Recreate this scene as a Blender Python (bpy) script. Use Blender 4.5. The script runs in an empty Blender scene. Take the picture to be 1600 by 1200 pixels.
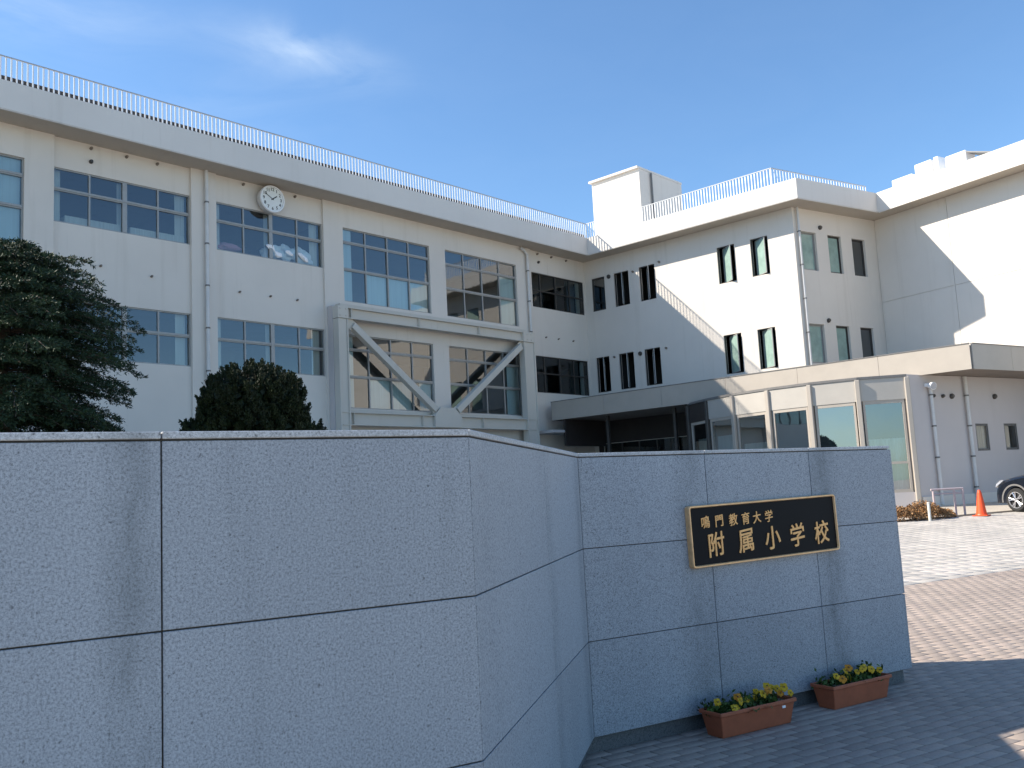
import bpy, bmesh, math, random
import numpy as np
from mathutils import Matrix, Vector
random.seed(7)
RNG = np.random.default_rng(11)
sc = bpy.context.scene
col = sc.collection
PI = math.pi

# ------------------------------------------------------------------ camera, sky, sun, exposure
cd = bpy.data.cameras.new('camera')
cam = bpy.data.objects.new('camera', cd)
col.objects.link(cam)
cd.sensor_width = 36.0
cd.lens = 36.0 * 1440 / 1600
cd.clip_start = 0.05
cd.clip_end = 3000
Rw = ((0.85733806, 0.01900433, 0.51440284), (-0.51221616, 0.13060133, 0.8488686), (-0.05104952, -0.99125281, 0.12170382))
cam.matrix_world = Matrix([[Rw[i][0], -Rw[i][1], -Rw[i][2], (0, 0, 1.6)[i]] for i in range(3)] + [[0, 0, 0, 1]])
sc.camera = cam

SUN = Vector((-1.14, 0.70, 1.0)).normalized()
elev = math.asin(SUN.z)
azim = math.atan2(SUN.x, SUN.y)
w = bpy.data.worlds.new('World')
sc.world = w
w.use_nodes = True
nt = w.node_tree
for n in list(nt.nodes):
    nt.nodes.remove(n)
N = nt.nodes.new
Lk = nt.links.new
out = N('ShaderNodeOutputWorld')
bg = N('ShaderNodeBackground')
bg.inputs['Strength'].default_value = 0.078
sky = N('ShaderNodeTexSky')
sky.sky_type = 'NISHITA'
sky.sun_disc = False
sky.sun_elevation = elev
sky.sun_rotation = azim
sky.altitude = 0
sky.air_density = 1.0
sky.dust_density = 0.4
sky.ozone_density = 1.6
tc = N('ShaderNodeTexCoord')


def wmath(op, a, b=None, c=None, clamp=False):
    m = N('ShaderNodeMath')
    m.operation = op
    m.use_clamp = clamp
    for i, v in enumerate((a, b, c)):
        if v is None:
            continue
        if isinstance(v, (int, float)):
            m.inputs[i].default_value = v
        else:
            Lk(v, m.inputs[i])
    return m.outputs[0]


def dotv(vec, off=0.0):
    m = N('ShaderNodeVectorMath')
    m.operation = 'DOT_PRODUCT'
    Lk(tc.outputs['Generated'], m.inputs[0])
    m.inputs[1].default_value = vec
    return wmath('SUBTRACT', m.outputs['Value'], off)


def cloud(center, along, wa, wb, amount):
    c = Vector(center).normalized()
    a = Vector(along)
    a = (a - c * a.dot(c)).normalized()
    b = c.cross(a).normalized()
    da = wmath('DIVIDE', dotv(a), wa)
    db = wmath('DIVIDE', dotv(b), wb)
    r = wmath('SQRT', wmath('ADD', wmath('MULTIPLY', da, da), wmath('MULTIPLY', db, db)))
    front = wmath('GREATER_THAN', dotv(c), 0.0)
    m = wmath('SUBTRACT', 1.0, r, clamp=True)
    m = wmath('MULTIPLY', wmath('MULTIPLY', m, m), front)
    return wmath('MULTIPLY', m, amount)


noi = N('ShaderNodeTexNoise')
mp = N('ShaderNodeMapping')
mp.inputs['Rotation'].default_value = (0, 0, 0.35)
mp.inputs['Scale'].default_value = (2.6, 5.0, 9.0)
Lk(tc.outputs['Generated'], mp.inputs[0])
Lk(mp.outputs[0], noi.inputs['Vector'])
noi.inputs['Scale'].default_value = 2.2
noi.inputs['Detail'].default_value = 6
noi.inputs['Roughness'].default_value = 0.6
noi.inputs['Distortion'].default_value = 0.8
nz = wmath('MULTIPLY', wmath('SUBTRACT', noi.outputs[0], 0.33), 2.6, clamp=True)
c1 = cloud((0.2871, 0.849, 0.452), (0.36, -0.08, -0.06), 0.14, 0.045, 0.85)
c2 = cloud((0.0554, 0.8871, 0.4582), (1.0, 0.1, 0.15), 0.22, 0.06, 0.5)
c3 = cloud((0.20, 0.89, 0.40), (1.0, -0.1, 0.25), 0.35, 0.10, 0.16)
thin = wmath('MULTIPLY', nz, 0.02)
cm = wmath('ADD', wmath('MULTIPLY', wmath('ADD', wmath('ADD', c1, c2), c3), wmath('ADD', wmath('MULTIPLY', nz, 0.8), 0.12)), thin, clamp=True)
mx = N('ShaderNodeMix')
mx.data_type = 'RGBA'
Lk(cm, mx.inputs['Factor'])
hsv = N('ShaderNodeHueSaturation')
hsv.inputs['Hue'].default_value = 0.5
hsv.inputs['Saturation'].default_value = 1.0
hsv.inputs['Value'].default_value = 1.0
Lk(sky.outputs[0], hsv.inputs['Color'])
tint = N('ShaderNodeMix')
tint.data_type = 'RGBA'
tint.blend_type = 'MULTIPLY'
tint.inputs['Factor'].default_value = 1.0
Lk(hsv.outputs[0], tint.inputs['A'])
tint.inputs['B'].default_value = (1.10, 1.40, 1.62, 1)
Lk(tint.outputs['Result'], mx.inputs['A'])
mx.inputs['B'].default_value = (5.4, 6.6, 8.2, 1)
Lk(mx.outputs['Result'], bg.inputs['Color'])
Lk(bg.outputs[0], out.inputs[0])

sl = bpy.data.lights.new('sun', 'SUN')
sl.energy = 5.0
sl.angle = math.radians(0.6)
sl.color = (1.0, 0.90, 0.77)
sun = bpy.data.objects.new('sun', sl)
col.objects.link(sun)
sun.rotation_euler = SUN.to_track_quat('Z', 'Y').to_euler()
sun.location = (-20, 30, 40)
sc.view_settings.view_transform = 'Standard'
sc.view_settings.look = 'None'
sc.view_settings.gamma = 1
sc.view_settings.exposure = 0.83
sc.view_settings.use_curve_mapping = False
sc.cycles.max_bounces = 8
sc.cycles.transparent_max_bounces = 12
sc.render.engine = 'CYCLES'

# ------------------------------------------------------------------ materials


def newmat(name):
    m = bpy.data.materials.new(name)
    m.use_nodes = True
    nt = m.node_tree
    b = nt.nodes['Principled BSDF']
    return m, nt, b


def noise_node(nt, scale, detail=4, rough=0.55, stretch=(1, 1, 1), obj=False):
    t = nt.nodes.new('ShaderNodeTexCoord')
    g = nt.nodes.new('ShaderNodeNewGeometry')
    mp = nt.nodes.new('ShaderNodeMapping')
    mp.inputs['Scale'].default_value = stretch
    nt.links.new(t.outputs['Object'] if obj else g.outputs['Position'], mp.inputs[0])
    n = nt.nodes.new('ShaderNodeTexNoise')
    n.inputs['Scale'].default_value = scale
    n.inputs['Detail'].default_value = detail
    n.inputs['Roughness'].default_value = rough
    nt.links.new(mp.outputs[0], n.inputs['Vector'])
    return n.outputs[0]


def ramp(nt, fac, stops):
    r = nt.nodes.new('ShaderNodeValToRGB')
    el = r.color_ramp.elements
    while len(el) < len(stops):
        el.new(0.5)
    for e, (p, c) in zip(el, stops):
        e.position = p
        e.color = (c[0], c[1], c[2], 1) if not isinstance(c, (int, float)) else (c, c, c, 1)
    nt.links.new(fac, r.inputs[0])
    return r.outputs[0]


def mixc(nt, a, b, fac, mode='MIX'):
    m = nt.nodes.new('ShaderNodeMix')
    m.data_type = 'RGBA'
    m.blend_type = mode
    for k, v in (('A', a), ('B', b)):
        if isinstance(v, tuple):
            m.inputs[k].default_value = (*v[:3], 1)
        else:
            nt.links.new(v, m.inputs[k])
    if isinstance(fac, (int, float)):
        m.inputs['Factor'].default_value = fac
    else:
        nt.links.new(fac, m.inputs['Factor'])
    return m.outputs['Result']


def bump(nt, b, h, strength=0.2, dist=0.01):
    n = nt.nodes.new('ShaderNodeBump')
    n.inputs['Strength'].default_value = strength
    n.inputs['Distance'].default_value = dist
    nt.links.new(h, n.inputs['Height'])
    nt.links.new(n.outputs[0], b.inputs['Normal'])


def mat_simple(name, c, rough=0.6, metal=0.0, var=0.12, scale=6.0, spec=0.5, stretch=(1, 1, 1), bmp=0.0):
    m, nt, b = newmat(name)
    n = noise_node(nt, scale, 5, 0.6, stretch)
    lo = tuple(max(0, x * (1 - var)) for x in c)
    hi = tuple(min(1, x * (1 + var)) for x in c)
    nt.links.new(ramp(nt, n, [(0.3, lo), (0.7, hi)]), b.inputs['Base Color'])
    b.inputs['Roughness'].default_value = rough
    b.inputs['Metallic'].default_value = metal
    b.inputs['Specular IOR Level'].default_value = spec
    if bmp:
        bump(nt, b, n, bmp, 0.005)
    return m


def mat_wall(name, c, streak=0.12):
    m, nt, b = newmat(name)
    broad = noise_node(nt, 0.35, 4, 0.6)
    st = noise_node(nt, 1.0, 6, 0.65, (2.2, 2.2, 0.12))
    fine = noise_node(nt, 60, 4, 0.6)
    st2 = noise_node(nt, 1.0, 5, 0.7, (7.0, 7.0, 0.22))
    blot = noise_node(nt, 0.8, 3, 0.6)
    base = mixc(nt, c, tuple(x * 0.93 for x in c), ramp(nt, broad, [(0.35, 0.0), (0.7, 1.0)]))
    base = mixc(nt, base, (c[0] * 0.72, c[1] * 0.70, c[2] * 0.66), ramp(nt, st, [(0.56, 0.0), (0.85, streak * 3)]))
    mk = nt.nodes.new('ShaderNodeMath')
    mk.operation = 'MULTIPLY'
    nt.links.new(ramp(nt, st2, [(0.60, 0.0), (0.80, 1.0)]), mk.inputs[0])
    nt.links.new(ramp(nt, blot, [(0.45, 0.0), (0.65, streak * 3.5)]), mk.inputs[1])
    base = mixc(nt, base, (c[0] * 0.60, c[1] * 0.58, c[2] * 0.54), mk.outputs[0])
    nt.links.new(base, b.inputs['Base Color'])
    b.inputs['Roughness'].default_value = 0.85
    b.inputs['Specular IOR Level'].default_value = 0.25
    bump(nt, b, fine, 0.25, 0.004)
    return m


def mat_granite(name, c, obj_var=0.13, speck=0.74):
    m, nt, b = newmat(name)
    n1 = noise_node(nt, 118, 6, 0.95)
    n2 = noise_node(nt, 62, 2, 0.5)
    n3 = noise_node(nt, 1.1, 5, 0.6, (1, 1, 0.35))
    n4 = noise_node(nt, 2.2, 6, 0.65, (2.0, 2.0, 0.16))
    oi = nt.nodes.new('ShaderNodeObjectInfo')
    d = tuple(x * (1 - speck) for x in c)
    li = tuple(min(1, x * 1.38) for x in c)
    a = ramp(nt, n1, [(0.37, d), (0.49, c), (0.60, li)])
    a2 = ramp(nt, n2, [(0.25, 0.45), (0.36, 1.0)])
    base = mixc(nt, a, a2, 1.0, 'MULTIPLY')
    rv = ramp(nt, oi.outputs['Random'], [(0.0, 1 - obj_var), (1.0, 1 + obj_var * 0.3)])
    base = mixc(nt, base, rv, 1.0, 'MULTIPLY')
    base = mixc(nt, base, (0.74, 0.75, 0.76), ramp(nt, n3, [(0.45, 0.0), (0.8, 0.55)]), 'MULTIPLY')
    base = mixc(nt, base, (0.66, 0.67, 0.67), ramp(nt, n4, [(0.60, 0.0), (0.84, 0.6)]), 'MULTIPLY')
    # water stains that run down beside some of the joints
    g_ = nt.nodes.new('ShaderNodeNewGeometry')
    sp = nt.nodes.new('ShaderNodeSeparateXYZ')
    nt.links.new(g_.outputs['Position'], sp.inputs[0])
    n5 = noise_node(nt, 5.0, 5, 0.65, (1.6, 1.6, 0.5))
    edge = noise_node(nt, 3.0, 3, 0.6, (0.0, 0.0, 1.0))

    def mth(op, a_, b_, clamp=False):
        m_ = nt.nodes.new('ShaderNodeMath')
        m_.operation = op
        m_.use_clamp = clamp
        for i_, v_ in enumerate((a_, b_)):
            if isinstance(v_, (int, float)):
                m_.inputs[i_].default_value = v_
            else:
                nt.links.new(v_, m_.inputs[i_])
        return m_.outputs[0]
    wob = mth('MULTIPLY', mth('SUBTRACT', edge, 0.5), 0.12)
    xw = mth('ADD', sp.outputs[0], wob)
    tot = None
    for c0_, w0_, k0_ in ((0.455, 0.11, 1.0), (4.34, 0.26, 0.7), (5.66, 0.20, 0.9), (2.66, 0.10, 0.5), (3.33, 0.10, 0.6), (-0.60, 0.12, 0.8)):
        t_ = mth('SUBTRACT', 1.0, mth('DIVIDE', mth('ABSOLUTE', mth('SUBTRACT', xw, c0_), 0.0), w0_), True)
        t_ = mth('MULTIPLY', t_, k0_)
        tot = t_ if tot is None else mth('MAXIMUM', tot, t_)
    st_ = mth('MULTIPLY', tot, ramp(nt, n5, [(0.32, 0.15), (0.62, 1.0)]), True)
    base = mixc(nt, base, (0.58, 0.60, 0.60), st_, 'MULTIPLY')
    nt.links.new(base, b.inputs['Base Color'])
    b.inputs['Roughness'].default_value = 0.62
    b.inputs['Specular IOR Level'].default_value = 0.35
    bump(nt, b, n1, 0.10, 0.001)
    return m


def mat_glass(name, tint=(0.72, 0.82, 0.84), refl=0.06, rough=0.01, mult=1.5, wav=0.003):
    m = bpy.data.materials.new(name)
    m.use_nodes = True
    nt = m.node_tree
    for n in list(nt.nodes):
        nt.nodes.remove(n)
    o = nt.nodes.new('ShaderNodeOutputMaterial')
    tr = nt.nodes.new('ShaderNodeBsdfTransparent')
    tr.inputs[0].default_value = (*tint, 1)
    gl = nt.nodes.new('ShaderNodeBsdfGlossy')
    gl.inputs['Color'].default_value = (0.92, 0.95, 0.97, 1)
    gl.inputs['Roughness'].default_value = rough
    fr = nt.nodes.new('ShaderNodeFresnel')
    fr.inputs['IOR'].default_value = 1.5
    mm = nt.nodes.new('ShaderNodeMath')
    mm.operation = 'MULTIPLY_ADD'
    mm.use_clamp = True
    nt.links.new(fr.outputs[0], mm.inputs[0])
    mm.inputs[1].default_value = mult
    mm.inputs[2].default_value = refl
    n = noise_node(nt, 0.9, 2, 0.5)
    bp = nt.nodes.new('ShaderNodeBump')
    bp.inputs['Strength'].default_value = 1.0
    bp.inputs['Distance'].default_value = wav
    nt.links.new(n, bp.inputs['Height'])
    nt.links.new(bp.outputs[0], gl.inputs['Normal'])
    mx = nt.nodes.new('ShaderNodeMixShader')
    nt.links.new(mm.outputs[0], mx.inputs[0])
    nt.links.new(tr.outputs[0], mx.inputs[1])
    nt.links.new(gl.outputs[0], mx.inputs[2])
    nt.links.new(mx.outputs[0], o.inputs[0])
    return m


def mat_leaf(name, lo, hi, scale=2.5):
    m, nt, b = newmat(name)
    n = noise_node(nt, scale, 4, 0.6)
    at = nt.nodes.new('ShaderNodeAttribute')
    at.attribute_name = 'tint'
    base = ramp(nt, n, [(0.3, lo), (0.7, hi)])
    base = mixc(nt, base, ramp(nt, at.outputs['Fac'], [(0.0, (0.6, 0.6, 0.55)), (1.0, (1.35, 1.3, 1.15))]), 1.0, 'MULTIPLY')
    nt.links.new(base, b.inputs['Base Color'])
    b.inputs['Roughness'].default_value = 0.6
    b.inputs['Specular IOR Level'].default_value = 0.3
    return m


def mat_paver(name, c, var=0.09, warm=0.1):
    m, nt, b = newmat(name)
    at = nt.nodes.new('ShaderNodeAttribute')
    at.attribute_name = 'tint'
    n = noise_node(nt, 45, 5, 0.7)
    n2 = noise_node(nt, 0.8, 4, 0.6)
    t = ramp(nt, at.outputs['Fac'], [(0.0, (c[0] * (1 - var), c[1] * (1 - var), c[2] * (1 - var))), (0.5, c), (1.0, (min(1, c[0] * (1 + var)), min(1, c[1] * (1 + var * 0.8)), min(1, c[2] * (1 + var * 0.8))))])
    t = mixc(nt, t, (0.7, 0.7, 0.7), ramp(nt, n, [(0.35, 0.45), (0.6, 0.0)]), 'MULTIPLY')
    t = mixc(nt, t, (0.78, 0.78, 0.8), ramp(nt, n2, [(0.42, 0.0), (0.7, 0.8)]), 'MULTIPLY')
    nt.links.new(t, b.inputs['Base Color'])
    b.inputs['Roughness'].default_value = 0.85
    b.inputs['Specular IOR Level'].default_value = 0.25
    bump(nt, b, n, 0.3, 0.003)
    return m


M = {}
M['paint'] = mat_wall('white_wall_paint', (0.70, 0.65, 0.585), 0.17)
M['paint2'] = mat_wall('white_eave_paint', (0.70, 0.665, 0.62), 0.16)
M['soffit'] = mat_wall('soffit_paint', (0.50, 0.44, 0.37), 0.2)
M['hall_paint'] = mat_wall('hall_wall_paint', (0.56, 0.52, 0.505), 0.06)
M['beige_metal'] = mat_simple('beige_fascia_metal', (0.40, 0.36, 0.31), 0.5, 0.0, 0.05, 1.5)
M['beige_panel'] = mat_simple('beige_lintel_panel', (0.42, 0.395, 0.355), 0.55, 0.0, 0.05, 1.5)
M['alu'] = mat_simple('aluminium_frame', (0.33, 0.33, 0.32), 0.5, 0.25, 0.08, 5)
M['alu_dark'] = mat_simple('dark_bronze_frame', (0.07, 0.065, 0.06), 0.45, 0.3, 0.1, 5)
M['rail'] = mat_simple('white_aluminium_railing', (0.82, 0.82, 0.82), 0.4, 0.0, 0.04, 3)
M['rail_top'] = mat_simple('grey_handrail', (0.42, 0.43, 0.44), 0.4, 0.2, 0.05, 3)
M['kerb_shade'] = mat_simple('shaded_roofing_kerb', (0.045, 0.045, 0.05), 0.9, 0, 0.2, 6)  # dark roofing, with the shade on the kerb's face put into the colour
M['steel'] = mat_wall('grey_painted_steel', (0.60, 0.565, 0.50), 0.2)
M['pipe'] = mat_simple('pale_pipe_paint', (0.62, 0.61, 0.59), 0.5, 0.0, 0.08, 2)
M['dark'] = mat_simple('dark_rubber', (0.02, 0.02, 0.02), 0.6)
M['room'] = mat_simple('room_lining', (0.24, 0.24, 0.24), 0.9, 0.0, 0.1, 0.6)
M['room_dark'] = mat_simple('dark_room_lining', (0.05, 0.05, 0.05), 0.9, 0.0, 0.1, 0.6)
M['blind'] = mat_simple('pale_blind_cloth', (0.62, 0.70, 0.70), 0.8, 0.0, 0.08, 2.0, stretch=(6, 6, 0.1))
M['curtain'] = mat_simple('cream_curtain_cloth', (0.66, 0.64, 0.58), 0.85, 0.0, 0.12, 4.0, stretch=(6, 6, 0.1))
M['glass'] = mat_glass('window_glass')
M['glass_dark'] = mat_glass('dark_window_glass', (0.45, 0.5, 0.5), 0.03, 0.02, 1.0)
M['glass_green'] = mat_glass('green_casement_glass', (0.40, 0.52, 0.48), 0.10, 0.05, 1.5)
M['glass_frost'] = mat_simple('frosted_green_glass', (0.26, 0.37, 0.33), 0.22, 0.0, 0.15, 3.0)
M['granite'] = mat_granite('grey_granite', (0.325, 0.352, 0.388))
M['granite_cap'] = mat_granite('rough_granite_coping', (0.45, 0.46, 0.47), 0.05, 0.6)
M['granite_dark'] = mat_granite('dark_granite_plinth', (0.12, 0.125, 0.13))
M['mortar'] = mat_simple('dark_mortar_joint', (0.075, 0.065, 0.055), 0.95, 0, 0.3, 20)
M['paver'] = mat_paver('brick_paving', (0.385, 0.322, 0.275))
M['tile'] = mat_paver('pale_courtyard_paving', (0.50, 0.47, 0.425), 0.12)
M['joint'] = mat_simple('paving_joint_sand', (0.06, 0.052, 0.046), 0.95, 0, 0.3, 30)
M['ground'] = mat_simple('concrete_ground', (0.46, 0.41, 0.34), 0.9, 0, 0.12, 0.7)
M['soil'] = mat_simple('garden_soil', (0.16, 0.13, 0.09), 0.95, 0, 0.3, 3)
M['black_plate'] = mat_simple('black_lacquer_plate', (0.004, 0.004, 0.006), 0.55, 0.0, 0.1, 8, 0.15)
M['brass'] = mat_simple('aged_brass', (0.82, 0.50, 0.25), 0.4, 0.3, 0.15, 20)
M['gold'] = mat_simple('gold_lettering', (0.95, 0.49, 0.17), 0.5, 0.0, 0.12, 40)
M['terracotta'] = mat_simple('terracotta_plastic', (0.36, 0.10, 0.045), 0.5, 0, 0.12, 14)
M['bark'] = mat_simple('bark', (0.10, 0.075, 0.055), 0.9, 0, 0.3, 12)
M['cedar'] = mat_leaf('cedar_needles', (0.013, 0.030, 0.016), (0.040, 0.074, 0.036))
M['juniper'] = mat_leaf('juniper_foliage', (0.008, 0.016, 0.006), (0.020, 0.034, 0.011))
M['pansy_leaf'] = mat_leaf('pansy_leaves', (0.03, 0.06, 0.015), (0.07, 0.13, 0.03), 20)
M['petal'] = mat_leaf('yellow_petals', (0.85, 0.50, 0.02), (0.95, 0.66, 0.05), 20)
M['petal_or'] = mat_leaf('orange_petals', (0.80, 0.30, 0.02), (0.90, 0.42, 0.04), 20)
M['dry'] = mat_leaf('dry_brown_leaves', (0.20, 0.10, 0.045), (0.34, 0.20, 0.10), 4)
M['cone'] = mat_simple('orange_cone_plastic', (0.80, 0.09, 0.02), 0.45, 0, 0.06, 5)
M['car'] = mat_simple('black_car_paint', (0.008, 0.010, 0.016), 0.12, 0.0, 0.05, 5, 0.8)
M['chrome'] = mat_simple('silver_alloy', (0.62, 0.62, 0.64), 0.25, 0.8, 0.04, 5)
M['tyre'] = mat_simple('tyre_rubber', (0.018, 0.018, 0.018), 0.8)
M['trim'] = mat_simple('grey_arch_trim', (0.16, 0.155, 0.15), 0.5)
M['lens'] = mat_simple('clear_headlight_lens', (0.38, 0.40, 0.44), 0.12, 0.2, 0.05, 5, 0.8)
M['clock_face'] = mat_simple('white_clock_face', (0.74, 0.75, 0.72), 0.5, 0, 0.03, 3)
M['paper'] = mat_simple('white_paper', (0.88, 0.88, 0.90), 0.9, 0, 0.05, 8)
M['pink'] = mat_simple('pink_cloth', (0.62, 0.30, 0.36), 0.9, 0, 0.1, 8)
M['pvc'] = mat_simple('pale_pink_pipe_rail', (0.48, 0.40, 0.40), 0.5, 0, 0.06, 8)
M['vent_old'] = mat_simple('weathered_fixing', (0.20, 0.17, 0.14), 0.8, 0, 0.2, 20)
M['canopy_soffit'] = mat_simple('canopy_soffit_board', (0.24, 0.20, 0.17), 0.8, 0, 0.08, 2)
M['bay_glass'] = mat_glass('bay_window_glass', (0.72, 0.82, 0.84), 0.24, 0.01, 1.6)
M['glass_clear'] = mat_glass('clear_small_pane', (0.93, 0.95, 0.95), 0.0, 0.01, 0.8)
M['curtain_warm'] = mat_simple('beige_small_window_curtain', (0.72, 0.62, 0.50), 0.85, 0.0, 0.15, 5.0, stretch=(8, 8, 0.1))
M['entrance'] = mat_simple('canopy_shade_brown', (0.030, 0.024, 0.022), 0.6, 0, 0.15, 3)  # near-black brown: the deep shade under the canopy is painted into it
M['asphalt'] = mat_simple('asphalt', (0.07, 0.07, 0.072), 0.9, 0, 0.2, 30)

# ------------------------------------------------------------------ object helpers
WM = {}


def rotz(a, loc=(0, 0, 0)):
    return Matrix.Translation(Vector(loc)) @ Matrix.Rotation(a, 4, 'Z')


I4 = Matrix.Identity(4)


class MB:
    def __init__(s):
        s.v = []
        s.f = []
        s.m = []

    def add(s, vs, fs, mi=0):
        o = len(s.v)
        s.v += [tuple(p) for p in vs]
        s.f += [tuple(o + i for i in f) for f in fs]
        s.m += [mi] * len(fs)

    def box(s, x0, x1, y0, y1, z0, z1, T=None, mi=0):
        vs = [Vector((x, y, z)) for x in (x0, x1) for y in (y0, y1) for z in (z0, z1)]
        if T is not None:
            vs = [T @ p for p in vs]
        s.add(vs, [(0, 1, 3, 2), (4, 6, 7, 5), (0, 4, 5, 1), (2, 3, 7, 6), (0, 2, 6, 4), (1, 5, 7, 3)], mi)

    def cyl(s, p0, p1, r0, r1=None, n=12, mi=0, caps=True):
        r1 = r0 if r1 is None else r1
        p0 = Vector(p0)
        p1 = Vector(p1)
        d = (p1 - p0).normalized()
        a = Vector((0, 0, 1)) if abs(d.z) < 0.9 else Vector((1, 0, 0))
        u = d.cross(a).normalized()
        v = d.cross(u)
        vs = []
        for k in range(n):
            t = 2 * PI * k / n
            e = u * math.cos(t) + v * math.sin(t)
            vs += [p0 + e * r0, p1 + e * r1]
        fs = [(2 * k, 2 * ((k + 1) % n), 2 * ((k + 1) % n) + 1, 2 * k + 1) for k in range(n)]
        if caps:
            fs.append(tuple(2 * k for k in range(n))[::-1])
            fs.append(tuple(2 * k + 1 for k in range(n)))
        s.add(vs, fs, mi)

    def tube(s, pts, r, n=10, mi=0):
        for a, b in zip(pts[:-1], pts[1:]):
            s.cyl(a, b, r, r, n, mi)

    def prism(s, pts, z0, z1, mi=0):
        n = len(pts)
        vs = [(p[0], p[1], z0) for p in pts] + [(p[0], p[1], z1) for p in pts]
        fs = [tuple(range(n))[::-1], tuple(range(n, 2 * n))] + [(k, (k + 1) % n, n + (k + 1) % n, n + k) for k in range(n)]
        s.add(vs, fs, mi)

    def mesh(s, name, mats, smooth=False, fix=True, bevel=0.0):
        me = bpy.data.meshes.new(name)
        me.from_pydata([tuple(p) for p in s.v], [], s.f)
        for m in mats:
            me.materials.append(m)
        if len(mats) > 1:
            me.polygons.foreach_set('material_index', s.m)
        if fix or bevel:
            bm = bmesh.new()
            bm.from_mesh(me)
            if bevel:
                bmesh.ops.remove_doubles(bm, verts=bm.verts, dist=1e-5)
            bmesh.ops.recalc_face_normals(bm, faces=bm.faces)
            if bevel:
                es = [e for e in bm.edges if e.is_manifold and e.calc_face_angle(0) > 0.6]
                bmesh.ops.bevel(bm, geom=es, offset=bevel, segments=1, affect='EDGES', clamp_overlap=True)
            bm.to_mesh(me)
            bm.free()
        if smooth:
            me.polygons.foreach_set('use_smooth', [True] * len(me.polygons))
        return me


def link(name, data, parent=None, world=I4):
    o = bpy.data.objects.new(name, data)
    col.objects.link(o)
    WM[o.name] = world
    if parent is not None:
        o.parent = parent
        o.matrix_local = WM[parent.name].inverted() @ world
    else:
        o.matrix_local = world
    return o


def obj(name, mb, mat, parent=None, world=I4, smooth=False, fix=True, bevel=0.0):
    mats = mat if isinstance(mat, (list, tuple)) else [mat]
    me = mb if isinstance(mb, bpy.types.Mesh) else mb.mesh(name, mats, smooth, fix, bevel)
    return link(name, me, parent, world)


def tag(o, label=None, cat=None, group=None, kind=None):
    for k, v in (('label', label), ('category', cat), ('group', group), ('kind', kind)):
        if v:
            o[k] = v
    return o


def thing(name, label, cat, world=I4, group=None):
    return tag(link(name, None, None, world), label, cat, group)


def copy_tree(o, parent=None, world=None):
    c = o.copy()
    col.objects.link(c)
    c.parent = parent
    if parent is None and world is not None:
        c.matrix_local = world
    WM[c.name] = world if world is not None else I4
    for ch in list(o.children):
        ml = ch.matrix_local.copy()
        d = copy_tree(ch, c)
        d.matrix_parent_inverse = Matrix.Identity(4)
        d.matrix_local = ml
    return c


def np_mesh(name, verts, quads, mat, tint=None):
    me = bpy.data.meshes.new(name)
    nv, nf = len(verts), len(quads)
    me.vertices.add(nv)
    me.vertices.foreach_set('co', np.asarray(verts, dtype=np.float32).ravel())
    me.loops.add(nf * 4)
    me.polygons.add(nf)
    me.loops.foreach_set('vertex_index', np.asarray(quads, dtype=np.int32).ravel())
    me.polygons.foreach_set('loop_start', np.arange(0, nf * 4, 4, dtype=np.int32))
    me.update(calc_edges=True)
    if tint is not None:
        at = me.attributes.new('tint', 'FLOAT', 'FACE')
        at.data.foreach_set('value', np.asarray(tint, dtype=np.float32))
    me.materials.append(mat)
    return me


# ------------------------------------------------------------------ frames of the facades
A16 = math.radians(16.0)
Av = Vector((math.cos(A16), math.sin(A16), 0))
Bv = Vector((-math.sin(A16), math.cos(A16), 0))
C0 = Vector((26.5165, 36.2, 0))
P1 = C0 - Bv * 11.0
D0 = Vector((34.76, P1.y, 0))
FA = rotz(A16, C0)            # x = +A, y = inward.   u = -s
FB = rotz(A16 - PI / 2, C0)   # x = -B (towards camera)
FC = rotz(0, P1)              # x = +X
FD = rotz(-PI / 2, D0)        # x = -Y
HY = 19.2                     # hall front wall
FH = rotz(0, (0, HY, 0))


def gz(y):
    return 0.0 if y < 5 else 0.045 * (min(y, 19.6) - 5)


def wall_mb(u0, u1, z0, z1, holes, th=0.22, y0=0.0):
    us = sorted({u0, u1} | {h[0] for h in holes} | {h[1] for h in holes})
    zs = sorted({z0, z1} | {h[2] for h in holes} | {h[3] for h in holes})
    mb = MB()

    def inhole(a, b):
        return any(h[0] < a < h[1] and h[2] < b < h[3] for h in holes)
    nU, nZ = len(us) - 1, len(zs) - 1
    full = [[not inhole((us[i] + us[i + 1]) / 2, (zs[j] + zs[j + 1]) / 2) for j in range(nZ)] for i in range(nU)]
    vid = {}

    def V(u, y, z):
        k = (round(u, 4), round(y, 4), round(z, 4))
        if k not in vid:
            vid[k] = len(mb.v)
            mb.v.append(k)
        return vid[k]

    def F(*a):
        mb.f.append(tuple(V(*p) for p in a))
        mb.m.append(0)
    y1 = y0 + th
    for i in range(nU):
        for j in range(nZ):
            if not full[i][j]:
                continue
            a, b, c, d = us[i], us[i + 1], zs[j], zs[j + 1]
            F((a, y0, c), (b, y0, c), (b, y0, d), (a, y0, d))
            F((a, y1, c), (a, y1, d), (b, y1, d), (b, y1, c))
            if i == 0 or not full[i - 1][j]:
                F((a, y0, c), (a, y0, d), (a, y1, d), (a, y1, c))
            if i == nU - 1 or not full[i + 1][j]:
                F((b, y0, c), (b, y1, c), (b, y1, d), (b, y0, d))
            if j == 0 or not full[i][j - 1]:
                F((a, y0, c), (a, y1, c), (b, y1, c), (b, y0, c))
            if j == nZ - 1 or not full[i][j + 1]:
                F((a, y0, d), (b, y0, d), (b, y1, d), (a, y1, d))
    return mb


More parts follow.
